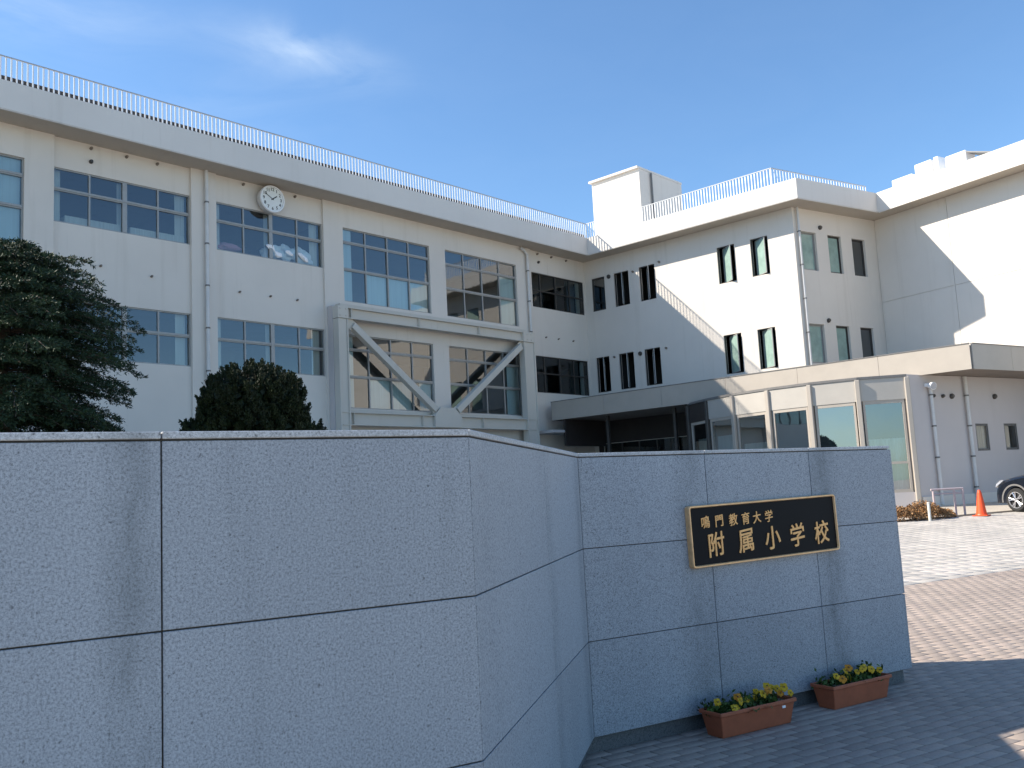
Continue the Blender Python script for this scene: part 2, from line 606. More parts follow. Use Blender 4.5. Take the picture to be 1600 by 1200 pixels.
def window(parent, F, u0, u1, z0, z1, cuts, rows, y=0.10, frame='alu', glass='glass', blinds=(), fw=0.042, thick=None, curtains=(), rail=0.055):
    """outer frame; mullions and transoms; one pane per opening"""
    W = F @ Matrix.Translation((u0, y, z0))
    w_, h_ = u1 - u0, z1 - z0
    mb = MB()
    e = 0.004
    mb.box(e, w_ - e, 0, 0.09, e, fw)
    mb.box(e, w_ - e, 0, 0.09, h_ - fw, h_ - e)
    mb.box(e, fw, 0.002, 0.088, fw, h_ - fw)
    mb.box(w_ - fw, w_ - e, 0.002, 0.088, fw, h_ - fw)
    win = obj('window', mb, M[frame], parent, W)
    us = [fw] + [c - u0 for c in cuts] + [w_ - fw]
    zs = [fw] + [r - z0 for r in rows] + [h_ - fw]
    for k, c in enumerate(us[1:-1]):
        t = 0.07 if (thick is not None and k == thick) else 0.026
        m = MB()
        m.box(-t, t, -0.012, 0.075, 0, h_ - 2 * fw)
        obj('mullion', m, M[frame], win, W @ Matrix.Translation((c, 0, fw)))
    for r in zs[1:-1]:
        m = MB()
        m.box(0, w_ - 2 * fw, -0.004, 0.07, -rail, rail)
        m.box(0, w_ - 2 * fw, -0.03, -0.004, -rail * 0.3, rail * 0.3)
        obj('transom', m, M[frame], win, W @ Matrix.Translation((fw, 0, r)))
    for i in range(len(us) - 1):
        for j in range(len(zs) - 1):
            m = MB()
            m.add([(us[i], 0, 0), (us[i + 1], 0, 0), (us[i + 1], 0, zs[j + 1] - zs[j]), (us[i], 0, zs[j + 1] - zs[j])], [(0, 1, 2, 3)])
            obj('pane', m, M[glass], win, W @ Matrix.Translation((0, 0.03 + 0.012 * (i % 2), zs[j])), fix=False)
            if (i, j) in blinds:
                m = MB()
                fr = blinds[(i, j)] if isinstance(blinds, dict) else (0, 1)
                a = us[i] + (us[i + 1] - us[i]) * fr[0]
                b = us[i] + (us[i + 1] - us[i]) * fr[1]
                m.box(a + 0.01, b - 0.01, 0.12, 0.13, zs[j] - 0.03, zs[j + 1] + 0.03)
                obj('blind', m, M['blind'], win, W)
    for (a, b, zt, zb, mat_) in curtains:
        m = MB()
        n = max(6, int((b - a) / 0.05))
        pts = [(a - u0 + (b - a) * k / n, 0.22 + (0.035 if k % 2 else -0.01)) for k in range(n + 1)]
        vs = [(p[0], p[1], zb - z0) for p in pts] + [(p[0], p[1], zt - z0) for p in pts]
        m.add(vs, [(k, k + 1, n + 2 + k, n + 1 + k) for k in range(n)])
        obj('curtain', m, M[mat_], win, W, fix=False, smooth=True)
    return win


def casement(parent, F, u0, u1, z0, z1, ang, glass='glass_green', frame='alu_dark', y=0.05):
    W = F @ Matrix.Translation((u0, y, z0))
    w_, h_ = u1 - u0, z1 - z0
    fw = 0.035
    mb = MB()
    e = 0.004
    mb.box(e, w_ - e, 0, 0.08, e, fw)
    mb.box(e, w_ - e, 0, 0.08, h_ - fw, h_ - e)
    mb.box(e, fw, 0.002, 0.078, fw, h_ - fw)
    mb.box(w_ - fw, w_ - e, 0.002, 0.078, fw, h_ - fw)
    win = obj('window', mb, M[frame], parent, W)
    S = W @ Matrix.Translation((w_ / 2, 0.04, fw)) @ Matrix.Rotation(ang, 4, 'Z')
    hw, hh = w_ / 2 - fw - 0.01, h_ - 2 * fw - 0.01
    m = MB()
    t = 0.035
    m.box(-hw, -hw + t, -0.015, 0.015, 0.01, hh)
    m.box(hw - t, hw, -0.015, 0.015, 0.01, hh)
    m.box(-hw + t, hw - t, -0.014, 0.014, 0.01, 0.01 + t)
    m.box(-hw + t, hw - t, -0.014, 0.014, hh - t, hh)
    sash = obj('sash', m, M['alu' if ang else frame], win, S)
    m = MB()
    m.add([(-hw + t, 0, 0.01 + t), (hw - t, 0, 0.01 + t), (hw - t, 0, hh - t), (-hw + t, 0, hh - t)], [(0, 1, 2, 3)])
    p = MB()
    p.v, p.f, p.m = m.v, m.f, m.m
    obj('pane', p, M[glass], win, S, fix=False)
    return win


# ================================================================== SETTING: ground
gb = MB()
ys = [-400, 5, 19.6, 1200]
for i in range(3):
    a, b = ys[i], ys[i + 1]
    gb.add([(-1200, a, gz(a) - 0.05), (1200, a, gz(a) - 0.05), (1200, b, gz(b) - 0.05), (-1200, b, gz(b) - 0.05)], [(0, 1, 2, 3)])
tag(obj('ground', gb, M['ground']), kind='structure')
jb = MB()
jb.add([(1.9, 1.2, -0.012), (17.2, 1.2, -0.012), (17.2, 5, -0.012), (1.9, 5, -0.012), (1.9, 8.26, gz(8.26) - 0.012), (17.2, 8.26, gz(8.26) - 0.012)], [(0, 1, 2, 3), (3, 2, 5, 4)])
pave = tag(obj('brick_pavement', jb, M['joint'], fix=False), kind='structure')


def paver_field(x0, x1, y0, y1, lx, ly, gap, chamf, jitter, bond=True):
    cx, cy = [], []
    r = 0
    y = y0
    while y < y1 - ly * 0.5:
        off = (lx / 2 if (bond and r % 2) else 0)
        xs = np.arange(x0 + off, x1 - lx * 0.4, lx)
        cx.append(xs)
        cy.append(np.full(len(xs), y))
        y += ly
        r += 1
    return np.concatenate(cx) + lx / 2, np.concatenate(cy) + ly / 2


def pavers_np(cx, cy, lx, ly, gap, chamf, jit):
    n = len(cx)
    hx, hy = lx / 2 - gap / 2, ly / 2 - gap / 2
    gzv = np.where(cy < 5, 0.0, 0.045 * (np.minimum(cy, 19.6) - 5))
    sl_ = np.where(cy < 5, 0.0, 0.045)
    dz = (RNG.random(n) - 0.5) * jit
    V = np.zeros((n, 12, 3))
    for k, (sx, sy) in enumerate(((-1, -1), (1, -1), (1, 1), (-1, 1))):
        for lev, (ins, dep) in enumerate(((chamf, 0.0), (0, chamf * 0.8), (0, 0.03))):
            V[:, lev * 4 + k, 0] = cx + sx * (hx - ins)
            V[:, lev * 4 + k, 1] = cy + sy * (hy - ins)
            V[:, lev * 4 + k, 2] = gzv + sl_ * sy * (hy - ins) - dep + dz
    q = [(0, 1, 2, 3)]
    for lev in (0, 4):
        for k in range(4):
            k2 = (k + 1) % 4
            q.append((lev + 4 + k, lev + 4 + k2, lev + k2, lev + k))
    q = np.array(q)
    Q = (q[None] + (np.arange(n) * 12)[:, None, None]).reshape(-1, 4)
    t = np.repeat(RNG.random(n), len(q))
    return V.reshape(-1, 3), Q, t


cx, cy = paver_field(2.0, 17.1, 1.3, 8.2, 0.2, 0.1, 0.006, 0.004, 0.0015)
# screen size rank: pavers in view nearest the camera become objects
ex = cx
vis = (cy > 0.9) & (cx / cy > 0.72)
in_wall = (cy > 4.84) & (cx < 6.5) & (cy < 5.75)
fwd = cx * 0.5144 + cy * 0.8489
rightv = cx * 0.8573 - cy * 0.5122
downp = (1.6 * 0.9913 + fwd * 0.0) / np.maximum(fwd, 0.1)
inview = vis & (rightv / fwd < 0.56) & (fwd > 3.6) & ~in_wall & ~((cx < 3.4 + (cy - 4.85)) & (cy < 4.85) & (cx - 1.62 < (cy - 3.0) * 0.96 + 0.05))
hidden = (cx < 6.55) & (cy > 4.8)
inview &= ~hidden
# bottom edge of frame
zc = 0.1217 * (-1.6) + fwd
yc = (-0.99125 * (-1.6)) + 0.0190 * cx + 0.1306 * cy
inview &= (yc / zc < 600 / 1440 + 0.004)
idx = np.where(inview)[0]
idx = idx[np.argsort(fwd[idx])][:290]
sel = np.zeros(len(cx), bool)
sel[idx] = True
vb, qb, _ = pavers_np(np.array([0.0]), np.array([0.0]), 0.2, 0.1, 0.008, 0.0025, 0.0)
variants = []
for k in range(8):
    variants.append(np_mesh('brick', vb, qb, M['paver'], np.full(len(qb), (k + 0.5) / 8)))
for k, i in enumerate(idx):
    o = bpy.data.objects.new('brick', random.choice(variants))
    col.objects.link(o)
    o.parent = pave
    o.location = (cx[i], cy[i], gz(cy[i]) + random.uniform(-0.0008, 0.0008))
    if cy[i] > 5:
        o.rotation_euler = (math.atan(0.045), 0, 0)
v, q, t = pavers_np(cx[~sel], cy[~sel], 0.2, 0.1, 0.008, 0.0025, 0.0012)
tag(link('brick_courses', np_mesh('brick_courses', v, q, M['paver'], t), pave), kind='stuff')

jb = MB()
jb.add([(4, 8.26, gz(8.26) - 0.016), (45, 8.26, gz(8.26) - 0.016), (45, 15.9, gz(15.9) - 0.016), (4, 15.9, gz(15.9) - 0.016)], [(0, 1, 2, 3)])
yard = tag(obj('courtyard_paving', jb, M['joint'], fix=False), kind='structure')
tx, ty = paver_field(6.0, 34, 8.42, 15.2, 0.3, 0.3, 0.006, 0.004, 0.001)
v, q, t = pavers_np(tx, ty, 0.3, 0.3, 0.008, 0.004, 0.002)
tag(link('paving_slabs', np_mesh('paving_slabs', v, q, M['tile'], t), yard), kind='stuff')
# edging row between brick and slabs
ex_, ey_ = paver_field(4.2, 30, 8.215, 8.405, 0.6, 0.19, 0, 0, 0, False)
v, q, t = pavers_np(ex_, ey_, 0.6, 0.185, 0.008, 0.004, 0.001)
tag(link('kerb_edging', np_mesh('kerb_edging', v, q, M['tile'], t * 0.3), yard), kind='stuff')
# planting bed behind the gate wall
sb = MB()
sb.add([(-12, 6.1, gz(6.1) - 0.03), (5.5, 6.1, gz(6.1) - 0.03), (6.6, 12.6, gz(12.6) - 0.03), (6.6, 19.5, gz(19.5) - 0.03), (-12, 19.5, gz(19.5) - 0.03)], [(0, 1, 2, 3, 4)])
bed = tag(obj('garden_bed', sb, M['soil'], fix=False), kind='structure')

# ================================================================== SCHOOL BUILDING (main, three storeys)
school = thing('school_building', 'long white three-storey school with white roof railing, turning round an inner corner', 'building', rotz(A16, C0))
Z_SOF, Z_TOP = 12.97, 13.8
# --- facade A: wall with recessed bays
bays = [(15.63, 19.97), (20.87, 25.2), (0.0, 4.07), (31.6, 35.9)]
upper = (10.36, 12.03)
lower = (6.31, 8.05)
W4 = [(10.38, 14.75), (5.1, 9.5)]
holesA = []
for a, b in bays:
    holesA.append((-b, -a, 0.01, Z_SOF - 0.0))
for a, b in W4 + [(26.02, 30.6)]:
    holesA.append((-b, -a, 9.21, 12.06))
    holesA.append((-b, -a, 5.17, 7.96))
# pilasters and flush wall, no strip remains above bays
wA = wall_mb(-44, 0.2, -0.05, Z_SOF + 0.02, [(h[0], h[1], h[2], h[3]) for h in holesA if h[3] < 12.5] + [(h[0], h[1], -0.05, Z_SOF + 0.02) for h in holesA if h[3] > 12.5], 0.30)
obj('wall', wA, M['paint'], school, FA)
for (a, b) in bays:
    e = 0.0
    last = (a == 0.0)
    uu = (11.94, 10.29) if last else (upper[1], upper[0])
    ll = (8.0, 6.29) if last else (lower[1], lower[0])
    wa, wb = (0.12, 4.03) if last else (a, b)
    hs = [(-wb, -wa, uu[1], uu[0]), (-wb, -wa, ll[1], ll[0])]
    obj('wall', wall_mb(-b, -a, -0.05, Z_SOF + 0.02, hs, 0.17, 0.09), M['paint'], school, FA)

q4 = lambda a, b: [a + (b - a) * k / 4 for k in (1, 2, 3)]
for k, (a, b) in enumerate(bays):
    if a == 0.0:
        continue
    for (z0, z1, tr) in ((10.36, 12.03, 11.38), (6.31, 8.05, 7.31)):
        window(school, FA, -b, -a, z0, z1, q4(-b, -a), [tr], y=0.13, thick=1,
               curtains=[(-b + 0.08, -b + 0.30, z1, z0, 'curtain'), (-a - 0.42, -a - 0.08, z1, z0, 'curtain'), (-(a + b) / 2 - 0.16, -(a + b) / 2 + 0.2, z1, z0, 'curtain')])
fb = {(0, 0): (0.0, 0.45), (0, 1): (0.0, 0.45), (0, 2): (0.0, 0.45), (1, 0): (0, 1), (2, 0): (0, 1), (3, 0): (0, 1)}
window(school, FA, -14.75, -10.38, 9.21, 12.06, q4(-14.75, -10.38), [10.47, 11.52], y=0.07, blinds=fb)
window(school, FA, -9.5, -5.1, 9.21, 12.06, q4(-9.5, -5.1), [10.42, 11.46], y=0.07, blinds={(3, 0): (0, 1), (3, 1): (0, 1)})
fb2 = {(0, 0): (0.0, 0.4), (0, 1): (0.0, 0.4), (0, 2): (0.0, 0.4), (1, 0): (0, 1), (2, 0): (0, 1), (3, 0): (0.4, 1)}
window(school, FA, -14.75, -10.38, 5.17, 7.96, q4(-14.75, -10.38), [6.37, 7.40], y=0.07, blinds=fb2)
window(school, FA, -9.5, -5.1, 5.17, 7.96, q4(-9.5, -5.1), [6.37, 7.40], y=0.07, blinds={(3, 0): (0.25, 1), (3, 1): (0.3, 1)})
al = {(i, j): (0, 1) for i in range(4) for j in range(3)}
window(school, FA, -30.6, -26.02, 9.21, 12.06, q4(-30.6, -26.02), [10.6, 11.55], y=0.07, blinds=al)
window(school, FA, -30.6, -26.02, 5.17, 7.96, q4(-30.6, -26.02), [6.37, 7.40], y=0.07, blinds=al)
for (z0, z1, tr) in ((10.29, 11.94, 11.1), (6.29, 8.0, 7.2)):
    window(school, FA, -4.03, -0.12, z0, z1, [-3.35, -2.25, -1.2], [tr], y=0.13, frame='alu_dark', glass='glass_dark', rail=0.03,
           curtains=[(-1.3, -0.6, z1, z0, 'room'), (-0.5, -0.2, z1, z0, 'blind')])

# --- facade B
cas = [(0.33, 1.13, 0.0), (1.70, 2.56, 2.12), (3.17, 4.05, 2.24), (7.36, 8.22, 2.52), (8.98, 9.80, 2.62)]
hb = []
for (a, b, g) in cas:
    hb += [(a, b, 10.40, 12.04), (a, b, 6.40, 8.11)]
hb += [(0.5, 10.5, 0.9, 3.9)]
obj('wall', wall_mb(0, 11.0, -0.05, Z_SOF + 0.02, hb, 0.22), M['paint'], school, FB)
for k, (a, b, g) in enumerate(cas):
    for z0, z1 in ((10.40, 12.04), (6.40, 8.11)):
        gg = g if not (k == 0 and z0 < 9) else 2.15
        casement(school, FB, a, b, z0, z1, gg, 'glass_frost' if k > 2 else 'glass_green')
# ground floor entrance: dark doors deep under the canopy
ent = MB()
for k in range(11):
    ent.box(0.5 + k * 0.99, 0.5 + k * 0.99 + 0.06, 0.03, 0.10, 0.9, 3.9)
ent.box(0.5, 10.5, 0.028, 0.098, 3.1, 3.18)
obj('door_frame', ent, M['alu_dark'], school, FB)
ent = MB()
ent.box(0.5, 10.5, 0.05, 0.06, 0.9, 3.9)
obj('glass_door', ent, M['glass_dark'], school, FB)

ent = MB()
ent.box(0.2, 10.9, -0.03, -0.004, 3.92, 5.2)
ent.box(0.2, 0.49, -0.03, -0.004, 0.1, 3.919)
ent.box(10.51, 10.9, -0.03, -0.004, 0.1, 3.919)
obj('entrance_shade_panel', ent, M['entrance'], school, FB)  # dark sheet laid over the wall to stand for shade under the canopy

# --- facade C
LC = D0.x - P1.x
cw = [(29.95, 30.87), (31.6, 32.43), (33.14, 33.99)]
hc = []
for a, b in cw:
    hc += [(a - P1.x, b - P1.x, 10.35, 12.0), (a - P1.x, b - P1.x, 6.42, 8.07)]
obj('wall', wall_mb(0, LC + 0.1, -0.05, Z_SOF + 0.02, hc, 0.22), M['paint'], school, FC)
for k, (a, b) in enumerate(cw):
    for z0, z1 in ((10.35, 12.0), (6.42, 8.07)):
        casement(school, FC, a - P1.x, b - P1.x, z0, z1, 0.0, 'glass_frost' if k < 2 else 'glass_green', 'alu_dark' if k else 'alu', 0.10)

# --- back and end walls, floors
bk = MB()
bk.box(-44, -43.8, 0.3, 10, 0, Z_SOF)
bk.box(-43.8, 6, 9.8, 10, 0, Z_SOF)
obj('rear_wall', bk, M['paint'], school, FA)
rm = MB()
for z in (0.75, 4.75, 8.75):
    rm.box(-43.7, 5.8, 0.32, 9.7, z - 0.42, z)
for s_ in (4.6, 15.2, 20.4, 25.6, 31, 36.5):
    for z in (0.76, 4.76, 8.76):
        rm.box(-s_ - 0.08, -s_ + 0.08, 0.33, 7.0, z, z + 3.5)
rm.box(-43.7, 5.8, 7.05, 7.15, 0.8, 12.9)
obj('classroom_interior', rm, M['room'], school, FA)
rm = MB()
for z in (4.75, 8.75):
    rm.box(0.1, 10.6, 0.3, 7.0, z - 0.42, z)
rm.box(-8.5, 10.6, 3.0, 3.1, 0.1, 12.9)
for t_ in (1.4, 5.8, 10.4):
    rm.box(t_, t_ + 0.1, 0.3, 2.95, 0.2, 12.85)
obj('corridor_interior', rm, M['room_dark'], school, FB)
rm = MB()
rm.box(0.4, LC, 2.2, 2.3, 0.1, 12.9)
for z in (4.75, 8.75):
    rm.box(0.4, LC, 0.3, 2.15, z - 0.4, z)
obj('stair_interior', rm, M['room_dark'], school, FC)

# --- eave slab (roof edge) following the plan
o_ = 1.0
cornerAB = C0 - Av * o_ - Bv * o_


def line_y(P, d, y):
    k = (y - P.y) / d.y
    return P + d * k


cornerBC = line_y(C0 - Av * o_, Bv, P1.y - o_)
aw = C0 - Av * 44.5 - Bv * o_
ab = C0 - Av * 44.5 + Bv * 10.3
pr = C0 + Av * 7.5 + Bv * 10.3
plan = [aw, cornerAB, cornerBC, Vector((D0.x - o_, P1.y - o_, 0)), Vector((D0.x - o_, 44, 0)), pr, ab]
e = MB()
e.prism([(p.x, p.y) for p in plan], Z_SOF, Z_TOP)
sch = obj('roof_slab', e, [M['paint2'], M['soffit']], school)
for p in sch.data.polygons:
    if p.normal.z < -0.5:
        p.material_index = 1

# thin drip groove under the fascia
e = MB()
for P_, Q_, nrm in ((aw, cornerAB, -Bv), (cornerAB, cornerBC, -Av), (cornerBC, Vector((D0.x - o_, P1.y - o_, 0)), Vector((0, -1, 0)))):
    d = (Q_ - P_)
    L_ = d.length
    T = Matrix.Translation(P_) @ Matrix.Rotation(math.atan2(d.y, d.x), 4, 'Z')
    e.box(0.0, L_, 0.01, 0.06, Z_SOF - 0.025, Z_SOF - 0.002, T)
obj('drip_edge', e, M['paint2'], school)

# --- roof railing
railing = link('roof_railing', None, school, WM[school.name])
bal_me = None


def rail_run(P_, Q_, pitch, zt, e0=0.0, e1=0.0, inset=0.12, kerb=False):
    global bal_me
    d = Q_ - P_
    L_ = d.length
    T = Matrix.Translation(P_) @ Matrix.Rotation(math.atan2(d.y, d.x), 4, 'Z')
    m = MB()
    m.box(e0, L_ + e1, inset - 0.022, inset + 0.022, zt - 0.03, zt)
    obj('handrail', m, M['rail_top'], railing, T)
    if kerb:
        m = MB()
        m.box(e0 - 0.1, L_ + e1 + 0.1, inset + 0.20, inset + 0.36, Z_TOP, Z_TOP + 0.27)
        obj('roof_kerb', m, M['kerb_shade'], railing, T)  # only on the shaded run; its colour carries the shade
    if bal_me is None:
        b = MB()
        b.box(-0.021, 0.021, -0.008, 0.008, 0, zt - 0.031 - Z_TOP)
        bal_me = b.mesh('baluster', [M['rail']])
    x0, x1 = e0 + 0.02, L_ + e1 - 0.02
    n = int((x1 - x0) / pitch)
    for i in range(n + 1):
        x = x0 + i * (x1 - x0) / n
        obj('baluster', bal_me, None, railing, T @ Matrix.Translation((x, inset, Z_TOP)))


lA = C0 - Av * 28.0 - Bv * o_
rail_run(lA, cornerAB, 0.142, 14.56, 0.0, 0.12, kerb=True)
rail_run(cornerAB, cornerBC, 0.142, 14.56, -0.12, -1.12)
rail_run(cornerBC, Vector((D0.x - o_ - 0.1, P1.y - o_, 0)), 0.17, 14.56, -0.20, 0.9, inset=1.08)
# the run beyond the left of the picture, joined
d_ = Av
m = MB()
k = 0
T = Matrix.Translation(aw) @ Matrix.Rotation(A16, 4, 'Z')
m.box(0.1, 16.45, 0.09, 0.15, 14.53, 14.56)
while k * 0.142 < 16.2:
    m.box(0.1 + k * 0.142, 0.142 + k * 0.142, 0.112, 0.128, Z_TOP, 14.529)
    k += 1
tag(obj('baluster_run', m, M['rail'], railing, T), kind='stuff')

# --- downpipes


def downpipe(F, u, y, z0, z1, r=0.06, par=None, mat='pipe', hook=False, gap=1.35):
    m = MB()
    m.cyl((0, 0, 0), (0, 0, z1 - z0), r, r, 14)
    if hook:
        m.cyl((0, 0, z1 - z0), (-0.22, 0.0, z1 - z0 + 0.22), r, r, 14)
        m.cyl((-0.22, 0, z1 - z0 + 0.2), (-0.42, 0, z1 - z0 + 0.27), r * 1.25, r * 1.25, 14)
    p = obj('downpipe', m, M[mat], par or school, F @ Matrix.Translation((u, y, z0)), smooth=False)
    z = z0 + 0.5
    while z < z1 - 0.2:
        b = MB()
        b.cyl((0, 0, -0.025), (0, 0, 0.025), r + 0.014, r + 0.014, 14)
        b.box(-0.012, 0.012, 0.02, abs(y), -0.02, 0.02)
        obj('bracket', b, M['trim'], p, F @ Matrix.Translation((u, y, z)))
        z += gap
    return p


downpipe(FA, -20.38, -0.11, 0, 12.96, gap=1.42)
downpipe(FA, -4.42, -0.11, 0, 12.62, hook=True, gap=1.42)
downpipe(FC, 0.22, -0.10, 5.75, 12.96, 0.05, gap=1.42)
m = MB()
m.box(-15.56, -15.02, -0.30, -0.004, 0, 8.9)
obj('service_duct', m, M['hall_paint'], school, FA, bevel=0.01)


# --- round wall vents and eave fixings


def vent(F, u, z, r=0.07, par=None):
    m = MB()
    m.cyl((0, -0.05, 0), (0, 0.0, 0), r, r, 14)
    m.cyl((0, -0.10, 0.01), (0, -0.05, 0.01), r * 0.7, r, 14)
    return obj('wall_vent', m, M['vent_old'] if r < 0.055 else M['alu_dark'], par or school, F @ Matrix.Translation((u, 0, z)))


for s_, z in ((24.1, 12.42), (3.45, 12.45)):
    vent(FA @ Matrix.Translation((0, 0.09, 0)), -s_, z, 0.06)
for s_ in (24.1, 23.0, 22.0, 18.9, 17.9, 16.8, 3.5, 2.5, 1.4):
    vent(FA @ Matrix.Translation((0, 0.09, 0)), -s_, 12.84, 0.045)
for s_, z in ((19.1, 9.0), (17.9, 9.0), (16.8, 9.0), (23.8, 9.2), (22.2, 9.1), (3.2, 8.9), (2.3, 8.9), (1.2, 8.9)):
    vent(FA @ Matrix.Translation((0, 0.09, 0)), -s_, z, 0.035)
for t_, z, r in ((1.42, 11.95, 0.10), (2.85, 11.9, 0.05), (4.35, 12.05, 0.05), (1.45, 8.0, 0.05), (2.95, 7.95, 0.10), (4.4, 8.0, 0.05)):
    vent(FB, t_, z, r)
vent(FC, 31.15 - P1.x, 11.95 + 0.3, 0.09)
vent(FC, 31.15 - P1.x, 8.25, 0.09)

# --- stair tower on the roof
TP = Vector((28.7, 34.2, 0))
FT = rotz(A16, TP)
tower = link('roof_tower', None, school, FT)
m = MB()
m.box(0, 3.85, 0, 2.95, Z_TOP - 0.3, 17.45)
obj('wall', m, M['paint'], tower, FT)
m = MB()
m.box(-0.16, 3.88, -0.02, 3.05, 17.46, 17.56)
obj('roof', m, M['paint2'], tower, FT)
m = MB()
m.cyl((0.95, -0.08, Z_TOP), (0.95, -0.08, 17.4), 0.05)
obj('downpipe', m, M['trim'], tower, FT)
m = MB()
for a in (0.0, 0.25, 0.5):
    m.cyl((a, 0, 0), (a, 0, 0.75), 0.03, 0.03, 8)
obj('vent_pipe', m, M['rail'], school, rotz(A16, C0 + Av * 0.6 + Bv * 0.6 + Vector((0, 0, Z_TOP))))

# ================================================================== steel seismic brace frame bolted to facade A
brace = thing('steel_brace_frame', 'pale grey steel earthquake brace frame with V-shaped diagonals bolted over the tall windows', 'brace', FA)
NB = -0.62   # front of the frame


def hbeam(name, u0, u1, zc, h=0.34):
    m = MB()
    m.box(u0, u1, NB, NB + 0.30, zc + h / 2 - 0.03, zc + h / 2)
    m.box(u0, u1, NB, NB + 0.30, zc - h / 2, zc - h / 2 + 0.03)
    m.box(u0, u1, NB + 0.13, NB + 0.16, zc - h / 2 + 0.03, zc + h / 2 - 0.03)
    k = u0 + 0.5
    while k < u1:
        m.box(k - 0.01, k + 0.01, NB + 0.01, NB + 0.129, zc - h / 2 + 0.03, zc + h / 2 - 0.03)
        k += 3.33
    return obj(name, m, M['steel'], brace, FA)


hbeam('top_beam', -15.42, -4.75, 8.62, 0.42)
hbeam('bottom_beam', -15.42, -4.75, 4.72, 0.48)
m = MB()
m.box(-15.2, -5.0, NB + 0.33, -0.003, 8.86, 9.02)
m.box(-15.2, -5.0, NB + 0.33, -0.003, 4.96, 5.1)
obj('grout_band', m, M['steel'], brace, FA)
for u in (-15.32, -5.18):
    m = MB()
    w_ = 0.17 if u < -10 else 0.30
    m.box(u - w_, u + w_, NB + 0.03, NB + 0.26, 0.3, 8.39)
    m.box(u - w_ - 0.05, u - w_, NB - 0.02, NB + 0.30, 0.3, 8.38)
    m.box(u + w_, u + w_ + 0.05, NB - 0.02, NB + 0.30, 0.3, 8.38)
    obj('post', m, M['steel'], brace, FA)
    m = MB()
    m.box(u - w_ - 0.06, u + w_ + 0.06, NB - 0.02, NB + 0.31, 8.40, 8.85)
    for bz in (8.5, 8.75):
        for bu in (-0.13, 0.13):
            m.cyl((u + bu, NB - 0.05, bz), (u + bu, NB - 0.02, bz), 0.03, 0.03, 8)
    obj('gusset_plate', m, M['steel'], brace, FA)


def diag(u0, z0, u1, z1, w_=0.13):
    d = Vector((u1 - u0, 0, z1 - z0))
    L_ = d.length
    T = FA @ Matrix.Translation((u0, NB + 0.14, z0)) @ Matrix.Rotation(-math.atan2(d.z, d.x), 4, 'Y')
    m = MB()
    m.box(0.35, L_ - 0.35, -0.13, 0.13, -w_, w_)
    obj('diagonal', m, M['steel'], brace, T, bevel=0.015)
    m = MB()
    m.box(0.0, 0.42, -0.02, 0.02, -0.19, 0.19)
    m.box(L_ - 0.42, L_ - 0.02, -0.02, 0.02, -0.19, 0.19)
    obj('end_plate', m, M['steel'], brace, T)


diag(-15.1, 8.4, -10.55, 4.98)
diag(-5.35, 8.4, -9.95, 4.98)
m = MB()
m.box(-11.0, -9.55, NB - 0.03, NB + 0.31, 4.50, 4.975)
m.add([(-11.0, NB, 4.976), (-9.55, NB, 4.976), (-9.9, NB, 5.28), (-10.65, NB, 5.28), (-11.0, NB + 0.28, 4.976), (-9.55, NB + 0.28, 4.976), (-9.9, NB + 0.28, 5.28), (-10.65, NB + 0.28, 5.28)],
      [(0, 1, 2, 3), (5, 4, 7, 6), (0, 4, 5, 1), (1, 5, 6, 2), (2, 6, 7, 3), (3, 7, 4, 0)])
obj('node_block', m, M['steel'], brace, FA)

# ================================================================== wing on the right (D)
wing = thing('right_wing', 'white windowless three-storey wing at the right edge with a long diagonal shadow', 'building', FD)
DL = 11.7
m = wall_mb(-20, DL, -0.05, Z_SOF + 0.02, [], 0.2, 0.03)
obj('wall', m, M['paint'], wing, FD)
us_ = [0.005, 3.5, 7.2, DL]
zs_ = [-0.04, 5.4, 9.25, Z_SOF]
for i in range(3):
    for j in range(3):
        m = MB()
        m.box(us_[i] + 0.008, us_[i + 1] - 0.008, 0.0, 0.029, zs_[j] + 0.008, zs_[j + 1] - 0.008)
        obj('wall_panel', m, M['paint'], wing, FD)
m = MB()
m.box(DL, DL + 0.2, 0, 14, -0.05, Z_SOF)
obj('end_wall', m, M['paint'], wing, FD)
e = MB()
e.prism([(D0.x - o_, D0.y - DL - 1.0), (48, D0.y - DL - 1.0), (48, 44), (D0.x - o_ + 0.001, 44)], Z_SOF + 0.001, Z_TOP + 0.001)
ob = obj('roof_slab', e, [M['paint2'], M['soffit']], wing)
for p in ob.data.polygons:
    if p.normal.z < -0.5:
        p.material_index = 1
e = MB()
e.box(D0.x - o_ + 0.005, D0.x - o_ + 0.055, D0.y - DL - 0.98, D0.y - o_ - 0.02, Z_SOF - 0.05, Z_SOF - 0.001)
obj('drip_edge', e, M['paint2'], wing)
